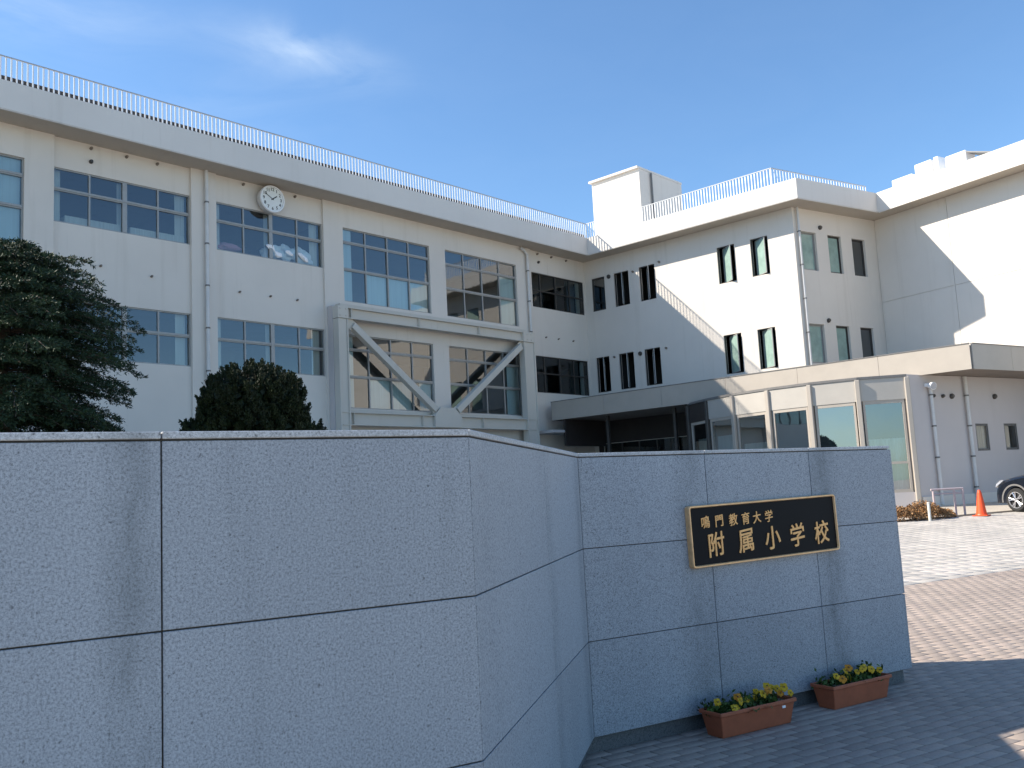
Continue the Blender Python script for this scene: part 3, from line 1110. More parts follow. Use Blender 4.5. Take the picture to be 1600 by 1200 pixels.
# rooftop units on the wing
eqs = [(24.7, 25.76, 15.1, 'low white rooftop unit, leftmost of four above the right wing eave'),
       (23.72, 24.55, 15.42, 'taller white rooftop unit beside the low leftmost one'),
       (23.38, 23.62, 15.45, 'slimmest white rooftop cabinet between the two taller units'),
       (22.1, 23.06, 15.27, 'white rooftop unit with a dark slanted panel at its right')]
for i, (a, b, zt, lb) in enumerate(eqs):
    F_ = rotz(0, (36.5, a, Z_TOP))
    t_ = thing('rooftop_unit', lb, 'rooftop unit', F_, 'white units on the right wing roof')
    m = MB()
    h = zt - Z_TOP
    m.box(0, 0.7, 0, b - a, 0.15, h)
    obj('casing', m, M['rail'], t_, F_, bevel=0.03)
    m = MB()
    m.cyl((-0.02, (b - a) / 2, h * 0.55), (0.0, (b - a) / 2, h * 0.55), min(0.35, (b - a) * 0.38), None, 20)
    obj('fan_grille', m, M['rail'], t_, F_)
    m = MB()
    m.box(0.02, 0.68, 0.03, 0.10, 0, 0.149)
    m.box(0.02, 0.68, b - a - 0.10, b - a - 0.03, 0, 0.149)
    obj('foot', m, M['trim'], t_, F_)
    if i == 3:
        m = MB()
        m.add([(0, 0, 1.3), (0.9, 0, 1.3), (0.9, -1.1, 0.9), (0, -1.1, 0.9), (0, 0, 1.24), (0.9, 0, 1.24), (0.9, -1.1, 0.84), (0, -1.1, 0.84)],
              [(0, 1, 2, 3), (4, 7, 6, 5), (0, 4, 5, 1), (1, 5, 6, 2), (2, 6, 7, 3), (3, 7, 4, 0)])
        m.box(0.1, 0.14, -1.05, -1.01, 0, 0.84)
        obj('slanted_panel', m, M['trim'], t_, F_ @ Matrix.Translation((0, -0.02, 0.1)))

# ================================================================== entrance hall (one storey)
hall = thing('entrance_hall', 'low one-storey entrance hall with beige canopy fascia and curved glazed bay', 'building', rotz(0, (28.07, 17.6, 0)))
FP = Vector((28.07, 17.6, 0))
CL = FP + Bv * 17.9
HZ0, HZ1 = 4.95, 5.78
plan = [FP, Vector((D0.x - 0.002, 17.6, 0)), Vector((D0.x - 0.002, P1.y + 0.05, 0)), P1 + Vector((0.05, 0.05, 0)), C0 - Bv * 0.7 + Av * 0.04, CL]
e = MB()
e.prism([(p.x, p.y) for p in plan], HZ0 + 0.03, HZ1 - 0.05)
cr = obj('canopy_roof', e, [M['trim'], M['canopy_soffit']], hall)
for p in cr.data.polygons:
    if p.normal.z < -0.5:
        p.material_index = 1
# fascia in sheet-metal panels
d = CL - FP
TB = Matrix.Translation(FP) @ Matrix.Rotation(math.atan2(d.y, d.x), 4, 'Z')
Lf = d.length
npan = 6
for k in range(npan):
    a, b = Lf * k / npan, Lf * (k + 1) / npan
    m = MB()
    m.box(a + 0.005, b - 0.005, 0.0, 0.04, HZ0, HZ1)
    obj('fascia_panel', m, M['beige_metal'], hall, TB)
for k in range(3):
    a, b = 6.7 * k / 3, 6.7 * (k + 1) / 3
    m = MB()
    m.box(a + 0.005 + (0.04 if k == 0 else 0), b - 0.005, -0.04, -0.001, HZ0, HZ1)
    obj('fascia_panel', m, M['beige_metal'], hall, rotz(0, FP))
m = MB()
m.box(0, Lf, -0.02, 0.06, HZ1, HZ1 + 0.03)
m2 = m
obj('fascia_cap', m, M['trim'], hall, TB)
m = MB()
m.box(0.06, 6.65, -0.06, 0.02, HZ1, HZ1 + 0.028)
obj('fascia_cap', m, M['trim'], hall, rotz(0, FP))
m = MB()
m.box(0, 0.04, -2.3, -0.01, HZ0 - 0.0, HZ1 - 0.04)
obj('fascia_end', m, M['beige_metal'], hall, TB @ Matrix.Translation((Lf, 0, 0)))
# front wall with small windows
x_w0 = 26.95
sw = [(30.42, 31.16), (32.12, 32.92)]
obj('wall', wall_mb(x_w0, D0.x - 0.01, -0.05, HZ0 + 0.02, [(a, b, 2.37, 3.32) for a, b in sw], 0.2), M['hall_paint'], hall, FH)
for k, (a, b) in enumerate(sw):
    casement(hall, FH, a, b, 2.37, 3.32, 0.0, 'glass_clear', 'trim', 0.0)
    m = MB()
    n = 12
    pts = [(a + 0.03 + (b - a - (0.06 if k == 0 else 0.42)) * i / n, 0.085 + (0.02 if i % 2 else 0)) for i in range(n + 1)]
    m.add([(p[0], p[1], 2.38) for p in pts] + [(p[0], p[1], 3.31) for p in pts], [(i, i + 1, n + 2 + i, n + 1 + i) for i in range(n)])
    obj('curtain', m, M['curtain_warm'], hall, FH, fix=False)
m = MB()
m.box(27.2, D0.x - 0.02, 1.9, 2.0, 0.2, 4.9)
obj('room_back', m, M['room'], hall, FH)
# curved bay
arc = [(25.15, 28.0), (24.66, 26.4), (24.46, 24.8), (24.60, 23.2), (25.00, 21.65), (25.74, 20.25), (26.93, 19.22)]
ctr = Vector((27.6, 24.0))
m = MB()
m.prism(arc[::1] + [(29.0, 19.9), (28.5, 28.0)], 4.90, 4.985)
obj('bay_roof_edge', m, M['trim'], hall)
segm = []
for k in range(len(arc) - 1):
    a, b = Vector(arc[k] + (0,)), Vector(arc[k + 1] + (0,))
    d = b - a
    L_ = d.length
    T = Matrix.Translation(a) @ Matrix.Rotation(math.atan2(d.y, d.x), 4, 'Z')   # inward is +y
    m = MB()
    m.box(0.02, L_ - 0.02, 0.03, 0.12, 4.17, 4.895)
    obj('lintel_panel', m, M['beige_panel' if k else 'entrance'], hall, T)  # first lintel is coloured dark for the shade falling on that end
    m = MB()
    m.box(0.13, L_ - 0.13, 0.05, 0.14, 4.06, 4.168)
    m.box(0.13, L_ - 0.13, 0.05, 0.14, 1.1, 1.2)
    m.box(0.13, 0.20, 0.052, 0.138, 1.2, 4.06)
    m.box(L_ - 0.20, L_ - 0.13, 0.052, 0.138, 1.2, 4.06)
    win = obj('window', m, M['beige_metal'], hall, T)
    split = [(1.2, 4.06)] if k < 5 else [(2.12, 4.06), (1.2, 2.04)]
    for (a0, a1) in split:
        m = MB()
        m.add([(0.20, 0.09, a0), (L_ - 0.20, 0.09, a0), (L_ - 0.20, 0.09, a1), (0.20, 0.09, a1)], [(0, 1, 2, 3)])
        obj('pane', m, M['bay_glass'], win, T, fix=False)
    if k == 5:
        m = MB()
        m.box(0.2, L_ - 0.2, 0.06, 0.13, 2.04, 2.12)
        m.box(L_ * 0.5 - 0.03, L_ * 0.5 + 0.03, 0.061, 0.131, 1.2, 2.04)
        obj('transom', m, M['beige_metal'], win, T)
    m = MB()
    n = 26
    pts = [(0.18 + (L_ - 0.36) * i / n, 0.30 + 0.05 * math.sin(i * 2.3) + (0.04 if i % 2 else 0)) for i in range(n + 1)]
    zt = (3.5, 3.5, 3.1, 2.7, 2.5, 2.9)[k]
    m.add([(p[0], p[1], 1.12) for p in pts] + [(p[0], p[1], zt) for p in pts], [(i, i + 1, n + 2 + i, n + 1 + i) for i in range(n)])
    obj('curtain', m, M['blind' if k % 2 else 'curtain'], win, T, fix=False, smooth=True)
    m = MB()
    m.box(0, L_, 0.04, 0.2, 0.3, 1.099)
    obj('base_wall', m, M['hall_paint'], hall, T)
for k, (x, y) in enumerate(arc):
    m = MB()
    m.box(-0.08, 0.08, -0.05, 0.16, 0.35, 4.89)
    q0 = Vector(arc[max(0, k - 1)])
    q1 = Vector(arc[min(len(arc) - 1, k + 1)])
    obj('column', m, M['beige_metal' if k > 1 else 'alu_dark'], hall, rotz(math.atan2(q1.y - q0.y, q1.x - q0.x), (x, y, 0)), bevel=0.02)  # columns at the shaded end get a darker colour in place of shade
m = MB()
m.box(26.6, 28.6, 20.9, 21.0, 0.5, 4.9)
m.box(26.5, 26.6, 21.0, 27.9, 0.5, 4.9)
m.box(24.9, 28.3, 20.5, 27.9, 0.55, 0.6)
obj('bay_interior', m, M['room'], hall)
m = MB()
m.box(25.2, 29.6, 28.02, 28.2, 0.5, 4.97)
obj('side_wall', m, M['entrance'], hall)  # return wall coloured with the painted canopy shade
# entrance columns under the canopy
for (x, y) in ((25.6, 29.3), (24.6, 32.6)):
    m = MB()
    m.box(-0.06, 0.06, -0.06, 0.06, 0.5, 4.95)
    obj('entrance_post', m, M['alu_dark'], hall, rotz(A16, (x, y, 0)))
m = MB()
m.box(0, 0.12, -2.9, 0.0, 3.75, 4.94)
obj('canopy_beam', m, M['entrance'], hall, TB @ Matrix.Translation((Lf - 0.75, 0, 0)))  # its dark colour stands for the shaded recess
downpipe(FH, 28.0, -0.09, 0.64, 4.55, 0.055, hall, gap=1.05)
downpipe(FH, 29.96, -0.10, 0.64, 4.95, 0.06, hall, gap=1.05)
for x, z, r in ((28.2, 4.26, 0.06), (28.72, 4.26, 0.06), (29.22, 4.26, 0.09), (31.72, 4.28, 0.09)):
    vent(FH, x, z, r, hall)
m = MB()
m.box(27.05, 34.7, -0.06, -0.001, 0.5, 0.92)
obj('base_course', m, M['paint'], hall, FH)
# low side roof seen under the canopy at the inner corner
m = MB()
m.box(-4.4, -0.9, -1.1, -0.02, 4.35, 4.47)
obj('gutter', m, M['hall_paint'], hall, FA)

# security light
lw = FH @ Matrix.Translation((27.86, -0.02, 4.62))
lt = thing('security_light', 'small white spotlight on the hall wall above the left downpipe', 'light', lw)
m = MB()
m.box(-0.05, 0.05, -0.06, 0.015, -0.06, 0.06)
obj('bracket', m, M['rail'], lt, lw)
m = MB()
m.cyl((0.05, -0.02, 0), (-0.02, -0.30, -0.06), 0.07, 0.13, 16)
obj('lamp_head', m, M['rail'], lt, lw)
m = MB()
m.cyl((-0.022, -0.302, -0.062), (-0.024, -0.31, -0.064), 0.11, 0.11, 16)
obj('lens', m, M['lens'], lt, lw)

# ================================================================== wall clock
CW = FA @ Matrix.Translation((-17.95, -0.16, 12.43)) @ Matrix.Scale(0.93, 4)
clock = thing('wall_clock', 'round white wall clock with black hands above the second upper window', 'clock', CW)
m = MB()
m.cyl((0, -0.10, 0), (0, 0.15, 0), 0.52, 0.50, 40)
obj('casing', m, M['pipe'], clock, CW)
m = MB()
m.cyl((0, -0.112, 0), (0, -0.101, 0), 0.46, 0.46, 40)
obj('dial', m, M['clock_face'], clock, CW)
m = MB()
n = 40
vs, fs = [], []
for k in range(n):
    t = 2 * PI * k / n
    for (r, y) in ((0.46, -0.101), (0.47, -0.15), (0.51, -0.15), (0.535, -0.10)):
        vs.append((r * math.cos(t), y, r * math.sin(t)))
for k in range(n):
    for j in range(3):
        a, b = k * 4 + j, ((k + 1) % n) * 4 + j
        fs.append((a, b, b + 1, a + 1))
m.add(vs, fs)
obj('rim', m, M['rail'], clock, CW, fix=False)


def hand(ang, L_, w_, y):
    m = MB()
    m.box(-w_, w_, y, y + 0.004, -0.06, L_)
    return obj('hand', m, M['dark'], clock, CW @ Matrix.Rotation(ang, 4, 'Y'))


def find_font():
    t = bpy.data.curves.new('txt', 'FONT')
    return t


def text_mesh(s, size, depth, offset=0.0, bold=False):
    cu = bpy.data.curves.new('lettering', 'FONT')
    cu.body = s
    cu.size = size
    cu.extrude = depth
    cu.offset = offset
    cu.align_x = 'CENTER'
    cu.align_y = 'CENTER'
    cu.resolution_u = 3
    ob = bpy.data.objects.new('lettering_tmp', cu)
    col.objects.link(ob)
    dg = bpy.context.evaluated_depsgraph_get()
    me = bpy.data.meshes.new_from_object(ob.evaluated_get(dg))
    bpy.data.objects.remove(ob)
    return me


hand(math.radians(300), 0.36, 0.014, -0.122)
hand(math.radians(55), 0.24, 0.02, -0.118)
for h in range(1, 13):
    me = text_mesh(str(h), 0.17, 0.001, 0.004)
    me.materials.append(M['dark'])
    a = math.radians(30 * h)
    obj('numeral', me, None, clock, CW @ Matrix.Translation((0.37 * math.sin(a), -0.1135, 0.37 * math.cos(a))) @ Matrix.Rotation(PI / 2, 4, 'X'))

# ================================================================== things on the window sill under the clock


def blob_mesh(name, seed, rx, ry, rz, mat, crumple=0.35, sub=3):
    bm = bmesh.new()
    bmesh.ops.create_icosphere(bm, subdivisions=sub, radius=1)
    rr = random.Random(seed)
    ph = [(rr.uniform(2, 5), rr.uniform(2, 5), rr.uniform(2, 5), rr.uniform(0, 6)) for _ in range(6)]
    for v in bm.verts:
        p = v.co.copy()
        k = 1 + crumple * sum(math.sin(a * p.x + d) * math.sin(b * p.y + d * 2) * math.sin(c * p.z + d) for a, b, c, d in ph) / 2.2 + rr.uniform(-0.06, 0.06)
        v.co = Vector((p.x * rx * k, p.y * ry * k, p.z * rz * k))
    me = bpy.data.meshes.new(name)
    bm.to_mesh(me)
    bm.free()
    me.materials.append(mat)
    return me


for i, (u, r, z, lb) in enumerate(((-17.55, 0.34, 10.70, 'left white crumpled bag behind the glass under the clock'),
                                   (-16.95, 0.30, 10.72, 'middle white crumpled bag behind the glass, tallest of three'),
                                   (-16.35, 0.30, 10.66, 'right white crumpled bag behind the glass, nearest the wall pier'))):
    Wb = FA @ Matrix.Translation((u, 0.36, z + 0.04))
    tag(obj('crumpled_bag', blob_mesh('crumpled_bag', i + 3, r * 1.2, 0.2, 0.27, M['paper'], 0.5), None, None, Wb), lb, 'bag', 'white bags on the window sill')
Wb = FA @ Matrix.Translation((-19.3, 0.36, 10.60))
tag(obj('folded_cloth', blob_mesh('folded_cloth', 31, 0.45, 0.18, 0.14, M['pink'], 0.15), None, None, Wb), 'pink folded cloth on the sill at the left end of the window under the clock', 'cloth')
for s0 in (21.9, 23.9):
    Wb = FA @ Matrix.Translation((-s0, 0.24, 10.40))
    m = MB()
    m.box(-0.9, 0.9, 0, 0.3, 0, 0.22)
    m.box(-0.88, 0.88, 0.02, 0.28, 0.221, 0.25)
    tag(obj('low_cabinet', m, M['curtain'], None, Wb), 'pale low shelf behind the upper left window, ' + ('right half' if s0 < 23 else 'left half'), 'shelf', 'shelves behind the upper left window')

# ================================================================== GRANITE GATE WALL
gw = thing('granite_gate_wall', 'grey speckled granite gate wall of large slabs with an angled step back, in shade', 'wall', I4)
YL, YR = 3.0, 4.85
ZR = [(1.83, 1.252), (1.252, 0.678), (0.678, 0.101)]
segs = []    # (start, end, list of joint distances)
pts = [(-3.78, YL), (1.62, YL), (3.40, YR), (6.48, YR)]
cuts = [[1.08, 2.16, 3.24, 4.32], [1.44], [1.08, 2.13]]
for k in range(3):
    a, b = Vector(pts[k] + (0,)), Vector(pts[k + 1] + (0,))
    d = b - a
    L_ = d.length
    T = Matrix.Translation(a) @ Matrix.Rotation(math.atan2(d.y, d.x), 4, 'Z')
    uu = [0] + cuts[k] + [L_]
    for i in range(len(uu) - 1):
        for (zt, zb) in ZR:
            g = 0.0026
            m = MB()
            m.box(uu[i] + g, uu[i + 1] - g, 0.0, 0.03, zb + g, zt - g)
            obj('granite_slab', m, M['granite'], gw, T, bevel=0.0018)
        m = MB()
        m.box(uu[i] + 0.002, uu[i + 1] - 0.002, -0.006, 0.34, 1.834, 1.857)
        obj('coping_stone', m, M['granite_cap'], gw, T, bevel=0.003)
# core behind the slabs
off = 0.012
c_ = [(-3.78, YL + off), (1.62 - 0.006, YL + off), (3.40 - 0.006, YR + off), (6.47, YR + off), (6.47, YR + 0.8), (2.9, YR + 0.8), (1.2, YL + 0.8), (-3.78, YL + 0.8)]
m = MB()
m.prism(c_, 0.101, 1.833)
obj('core', m, M['mortar'], gw)
rec = 0.045
c_ = [(-3.7, YL + rec), (1.60, YL + rec), (3.38, YR + rec), (6.44, YR + rec), (6.44, YR + 0.78), (2.9, YR + 0.78), (1.2, YL + 0.78), (-3.7, YL + 0.78)]
m = MB()
m.prism(c_, -0.02, 0.1)
obj('plinth', m, M['granite_dark'], gw)
# end slabs on the return face
for (zt, zb) in ZR:
    m = MB()
    m.box(0.003, 0.79, 0, 0.02, zb + 0.0035, zt - 0.0035)
    T = Matrix.Translation((6.50, YR + 0.0, 0)) @ Matrix.Rotation(PI / 2, 4, 'Z')
    obj('granite_slab', m, M['granite'], gw, T, bevel=0.0018)

# ================================================================== SIGN
SWm = Matrix.Translation((5.0, YR - 0.03, 1.278)) @ Matrix.Rotation(-math.radians(0.9), 4, 'Y')
sign = thing('name_plate', 'black school name plate with gold characters and brass frame on the granite wall', 'sign', SWm)
W2, H2 = 0.735, 0.21
m = MB()
m.box(-W2 + 0.012, W2 - 0.012, 0.0, 0.029, -H2 + 0.012, H2 - 0.012)
obj('plate', m, M['black_plate'], sign, SWm)


def rrect(w_, h_, r, n=4):
    p = []
    for cx_, cy_, a0 in ((w_ - r, h_ - r, 0), (-w_ + r, h_ - r, 90), (-w_ + r, -h_ + r, 180), (w_ - r, -h_ + r, 270)):
        for k in range(n + 1):
            a = math.radians(a0 + 90 * k / n)
            p.append((cx_ + r * math.cos(a), cy_ + r * math.sin(a)))
    return p


rings = [(rrect(W2 - 0.017, H2 - 0.017, 0.012), -0.002), (rrect(W2 - 0.012, H2 - 0.012, 0.014), -0.014), (rrect(W2 - 0.004, H2 - 0.004, 0.02), -0.014), (rrect(W2, H2, 0.022), -0.006), (rrect(W2, H2, 0.022), 0.0295)]
m = MB()
vs, fs = [], []
n = len(rings[0][0])
for (r, y) in rings:
    vs += [(p[0], y, p[1]) for p in r]
for j in range(len(rings) - 1):
    for k in range(n):
        fs.append((j * n + k, j * n + (k + 1) % n, (j + 1) * n + (k + 1) % n, (j + 1) * n + k))
m.add(vs, fs)
obj('frame', m, M['brass'], sign, SWm, fix=False)


def character(ch, x, z, size, sx=1.0):
    """a raised brush-like character: the strokes are widened by overlaid shifted copies at slightly different heights"""
    src = text_mesh(ch, size, 0.0022, 0.0)
    xs = [v.co.x for v in src.vertices]
    ys2 = [v.co.y for v in src.vertices]
    cx_, cy_ = (min(xs) + max(xs)) / 2, (min(ys2) + max(ys2)) / 2
    m = MB()
    w_ = size * 0.011
    for k, (ox, oy) in enumerate(((-1, -0.6), (1, 0.6), (-0.4, 1), (0.4, -1))):
        pts = []
        for v in src.vertices:
            xx, yy = (v.co.x - cx_) * sx + ox * w_, v.co.y - cy_ + oy * w_
            pts.append((xx, yy + 0.10 * xx, v.co.z + 0.0003 * k))
        m.add(pts, [tuple(p.vertices) for p in src.polygons])
    obj('character', m, M['gold'], sign, SWm @ Matrix.Translation((x, -0.0025, z)) @ Matrix.Rotation(PI / 2, 4, 'X'), fix=False)


for ch, x in zip('鳴門教育大学', (-0.585, -0.458, -0.325, -0.205, -0.095, 0.025)):
    character(ch, x, 0.093, 0.088, 0.95)
for ch, x in zip('附属小学校', (-0.50, -0.222, 0.045, 0.30, 0.56)):
    character(ch, x, -0.062, 0.175, 0.92)

# ================================================================== planters


def leaf_cloud(n, cfun, size, up=0.3, aspect=0.5, rng=RNG):
    """n small rhombic leaves at positions from cfun; returns verts, quads, tint"""
    P = cfun(n)
    D = rng.normal(size=(n, 3))
    D[:, 2] += up
    D /= np.linalg.norm(D, axis=1)[:, None]
    E = np.cross(D, rng.normal(size=(n, 3)))
    E /= np.linalg.norm(E, axis=1)[:, None]
    s = size * (0.6 + 0.8 * rng.random(n))[:, None]
    V = np.stack([P - D * s * 0.5, P + E * s * aspect * 0.5, P + D * s * 0.5, P - E * s * aspect * 0.5], 1)
    return V.reshape(-1, 3), np.arange(n * 4).reshape(-1, 4), rng.random(n)


def planter(x0, y0, L_, ang, label, seed, spots, sticker):
    W = rotz(ang, (x0, y0, 0))
    t = thing('flower_planter', label, 'planter', W, 'flower planters at the foot of the wall')
    H, Wd = 0.165, 0.21
    m = MB()
    # tapered tub: outer bottom, outer top, lip, inner
    def ring(i, z):
        return [(i, i, z), (L_ - i, i, z), (L_ - i, Wd - i, z), (i, Wd - i, z)]
    rs = [ring(0.035, 0.0), ring(0.012, H - 0.025), ring(0.0, H - 0.025), ring(0.0, H), ring(0.012, H), ring(0.016, H - 0.03)]
    vs = [p for r in rs for p in r]
    fs = [(0, 3, 2, 1)]
    for j in range(5):
        for k in range(4):
            fs.append((j * 4 + k, j * 4 + (k + 1) % 4, j * 4 + 4 + (k + 1) % 4, j * 4 + 4 + k))
    fs.append((20, 21, 22, 23))
    m.add(vs, fs)
    obj('tub', m, M['terracotta'], t, W, bevel=0.004)
    m = MB()
    m.box(0.02, L_ - 0.02, 0.02, Wd - 0.02, H - 0.06, H - 0.025)
    obj('soil', m, M['soil'], t, W)
    if sticker:
        m = MB()
        m.box(L_ - 0.13, L_ - 0.10, 0.010, 0.014, 0.112, 0.128)
        obj('sticker', m, M['paper'], t, W)
    rg = np.random.default_rng(seed)
    cl = [(rg.uniform(0.05, L_ - 0.05), rg.uniform(0.05, Wd - 0.04)) for _ in range(16)]
    cl = np.array(cl)

    def cf(n):
        k = rg.integers(0, len(cl), n)
        p = np.zeros((n, 3))
        p[:, :2] = cl[k] + rg.normal(size=(n, 2)) * 0.028
        p[:, 0] = np.clip(p[:, 0], 0.01, L_ - 0.01)
        p[:, 2] = H - 0.03 + np.abs(rg.normal(size=n)) * 0.035
        return p
    v, q, ti = leaf_cloud(900, cf, 0.036, 0.4, 0.6, rg)
    link('leaves', np_mesh('leaves', v, q, M['pansy_leaf'], ti), t, W)
    for (fx, fy, fz, big, orange) in spots:
        # five-petalled pansy facing the camera and up
        vs, fs = [], []
        nrm = Vector((rg.uniform(-0.5, 0.2), -0.9, rg.uniform(0.3, 0.9))).normalized()
        a = nrm.cross(Vector((0, 0, 1))).normalized()
        b = nrm.cross(a)
        R_ = 0.024 * big
        m = MB()
        for k in range(5):
            th = 2 * PI * k / 5 + 0.3
            c = (a * math.cos(th) + b * math.sin(th)) * R_ * 0.62 + nrm * rg.uniform(-0.004, 0.004)
            ring_ = [c + (a * math.cos(s) + b * math.sin(s)) * R_ * 0.62 + nrm * 0.004 * math.cos(2 * s) for s in [2 * PI * i / 7 for i in range(7)]]
            o = len(m.v)
            m.add([c + nrm * 0.005] + ring_, [(0, 1 + i, 1 + (i + 1) % 7) for i in range(7)])
        f = obj('flower', m, M['petal_or' if orange else 'petal'], t, W @ Matrix.Translation((fx, fy, H + fz)), fix=False)
        m = MB()
        cc = nrm * 0.009
        m.add([cc + (a * math.cos(s) + b * math.sin(s)) * R_ * 0.22 for s in [2 * PI * i / 6 for i in range(6)]], [tuple(range(6))])
        obj('flower_centre', m, M['dark'], f, W @ Matrix.Translation((fx, fy, H + fz)), fix=False)
        m = MB()
        m.cyl((fx, fy + 0.004, H - 0.04), (fx, fy + 0.004, H + fz), 0.002, 0.002, 5)
        obj('stem', m, M['pansy_leaf'], t, W)
    return t


r_ = random.Random(5)
sp1 = []
for (fx, fz) in ((0.06, 0.05), (0.09, 0.03), (0.2, 0.045), (0.24, 0.055), (0.30, 0.03), (0.40, 0.07), (0.43, 0.055), (0.47, 0.075), (0.5, 0.05), (0.42, 0.02), (0.55, 0.075), (0.58, 0.06), (0.62, 0.07), (0.64, 0.045), (0.6, 0.03), (0.66, 0.03), (0.14, 0.01), (0.18, 0.0)):
    sp1.append((fx, r_.uniform(0.02, 0.13), fz, r_.uniform(0.75, 1.1), r_.random() < 0.15))
planter(4.19, 4.565, 0.69, 0.0, 'terracotta planter with yellow pansies and a small white sticker, nearer the camera', 3, sp1, True)
sp2 = []
for (fx, fz) in ((0.10, 0.055), (0.13, 0.035), (0.30, 0.08), (0.27, 0.06), (0.34, 0.07), (0.29, 0.025), (0.32, 0.01), (0.41, 0.07), (0.46, 0.055), (0.5, 0.06), (0.55, 0.04), (0.58, 0.03), (0.36, 0.045)):
    sp2.append((fx, r_.uniform(0.02, 0.13), fz, r_.uniform(0.75, 1.15), r_.random() < 0.15))
planter(5.29, 4.60, 0.65, 0.02, 'terracotta planter with yellow pansies in the middle, farther one near the wall end', 9, sp2, False)

# ================================================================== trees behind the wall


def limb(mb, pts, r0, r1, n=7):
    k = len(pts) - 1
    for i in range(k):
        a = r0 + (r1 - r0) * i / k
        b = r0 + (r1 - r0) * (i + 1) / k
        mb.cyl(pts[i], pts[i + 1], a, b, n, caps=False)


def cedar(x, y, H, R, seed, label, group=None):
    base = gz(y)
    W = Matrix.Translation((x, y, base - 0.03))
    t = thing('cedar_tree', label, 'tree', W, group)
    rg = np.random.default_rng(seed)
    m = MB()
    limb(m, [Vector((0, 0, 0)), Vector((0.05, 0.02, H * 0.3)), Vector((-0.03, 0, H * 0.6)), Vector((0, 0, H * 0.97))], 0.2, 0.03, 12)
    obj('trunk', m, M['bark'], t, W, smooth=True)
    mb = MB()
    P, D, S = [], [], []
    nb = 340
    for i in range(nb):
        f = (i + 0.5) / nb
        z = H * (0.20 + 0.79 * (0.62 * round(f * 15) / 15 + 0.38 * f)) + rg.uniform(-0.04, 0.04)
        # broad rounded-conical profile, ragged
        prof = R * math.sqrt(max(0.04, 1.0 - f ** 6.5)) * (0.94 + 0.06 * math.sin(f * 11 + 0.5))
        L_ = prof * rg.uniform(0.80, 1.08)
        az = i * 2.39996 + rg.uniform(-0.3, 0.3)
        d = np.array([math.cos(az), math.sin(az), 0.0])
        side = np.array([-d[1], d[0], 0.0])
        rise = rg.uniform(0.02, 0.20) + 0.5 * max(0, f - 0.8)
        n = 7
        cpts = []
        for k in range(n + 1):
            s_ = k / n
            cpts.append(np.array([0, 0, z]) + d * L_ * s_ + np.array([0, 0, 1]) * (rise * L_ * s_ - 0.26 * L_ * s_ ** 2.4) + side * 0.06 * L_ * math.sin(3 * s_ + i))
        limb(mb, [Vector(c) for c in cpts], 0.028 * (1.1 - f * 0.6), 0.005, 5)
        # side twigs, alternate, flat fans that droop at their ends
        nt_ = int(9 + 15 * L_ / R)
        for j in range(nt_):
            s_ = 0.16 + 0.86 * (j + rg.random()) / nt_
            s_ = min(s_, 0.999)
            q_ = s_ * n
            k = int(q_)
            c = cpts[k] * (1 - (q_ - k)) + cpts[k + 1] * (q_ - k)
            tl = (0.16 + 0.52 * (1 - s_) ** 0.8) * rg.uniform(0.6, 1.15) * min(1.0, 0.35 + L_ / R)
            sg = 1 if j % 2 else -1
            td = d * rg.uniform(0.45, 0.95) + side * sg * rg.uniform(0.5, 1.1) + np.array([0, 0, rg.uniform(-0.18, 0.14)])
            td /= np.linalg.norm(td)
            nn = int(16 + tl * 85)
            ss = rg.random(nn) ** 0.8
            pos = c[None] + td[None] * (ss * tl)[:, None]
            pos[:, 2] -= 0.28 * tl * ss ** 2
            pos += rg.normal(size=(nn, 3)) * np.array([0.018, 0.018, 0.012])
            dd = td[None] * 0.8 + rg.normal(size=(nn, 3)) * 0.55
            dd[:, 2] -= 0.05
            dd /= np.linalg.norm(dd, axis=1)[:, None]
            P.append(pos)
            D.append(dd)
            S.append(np.full(nn, 0.066))
    obj('branches', mb, M['bark'], t, W, fix=False)
    P = np.concatenate(P)
    D = np.concatenate(D)
    S = np.concatenate(S) * (0.7 + 0.6 * rg.random(len(P)))
    nn = len(P)
    E = np.cross(D, rg.normal(size=(nn, 3)))
    E /= np.linalg.norm(E, axis=1)[:, None]
    S = S[:, None]
    V = np.stack([P - E * S * 0.10, P + D * S * 0.5 - E * S * 0.14, P + D * S, P + D * S * 0.5 + E * S * 0.14], 1).reshape(-1, 3)
    link('crown', np_mesh('crown', V, np.arange(nn * 4).reshape(-1, 4), M['cedar'], rg.random(nn)), t, W)
    return t


cedar(0.66, 18.0, 5.98, 2.28, 21, 'big dark green cedar with layered drooping branches at the left edge')


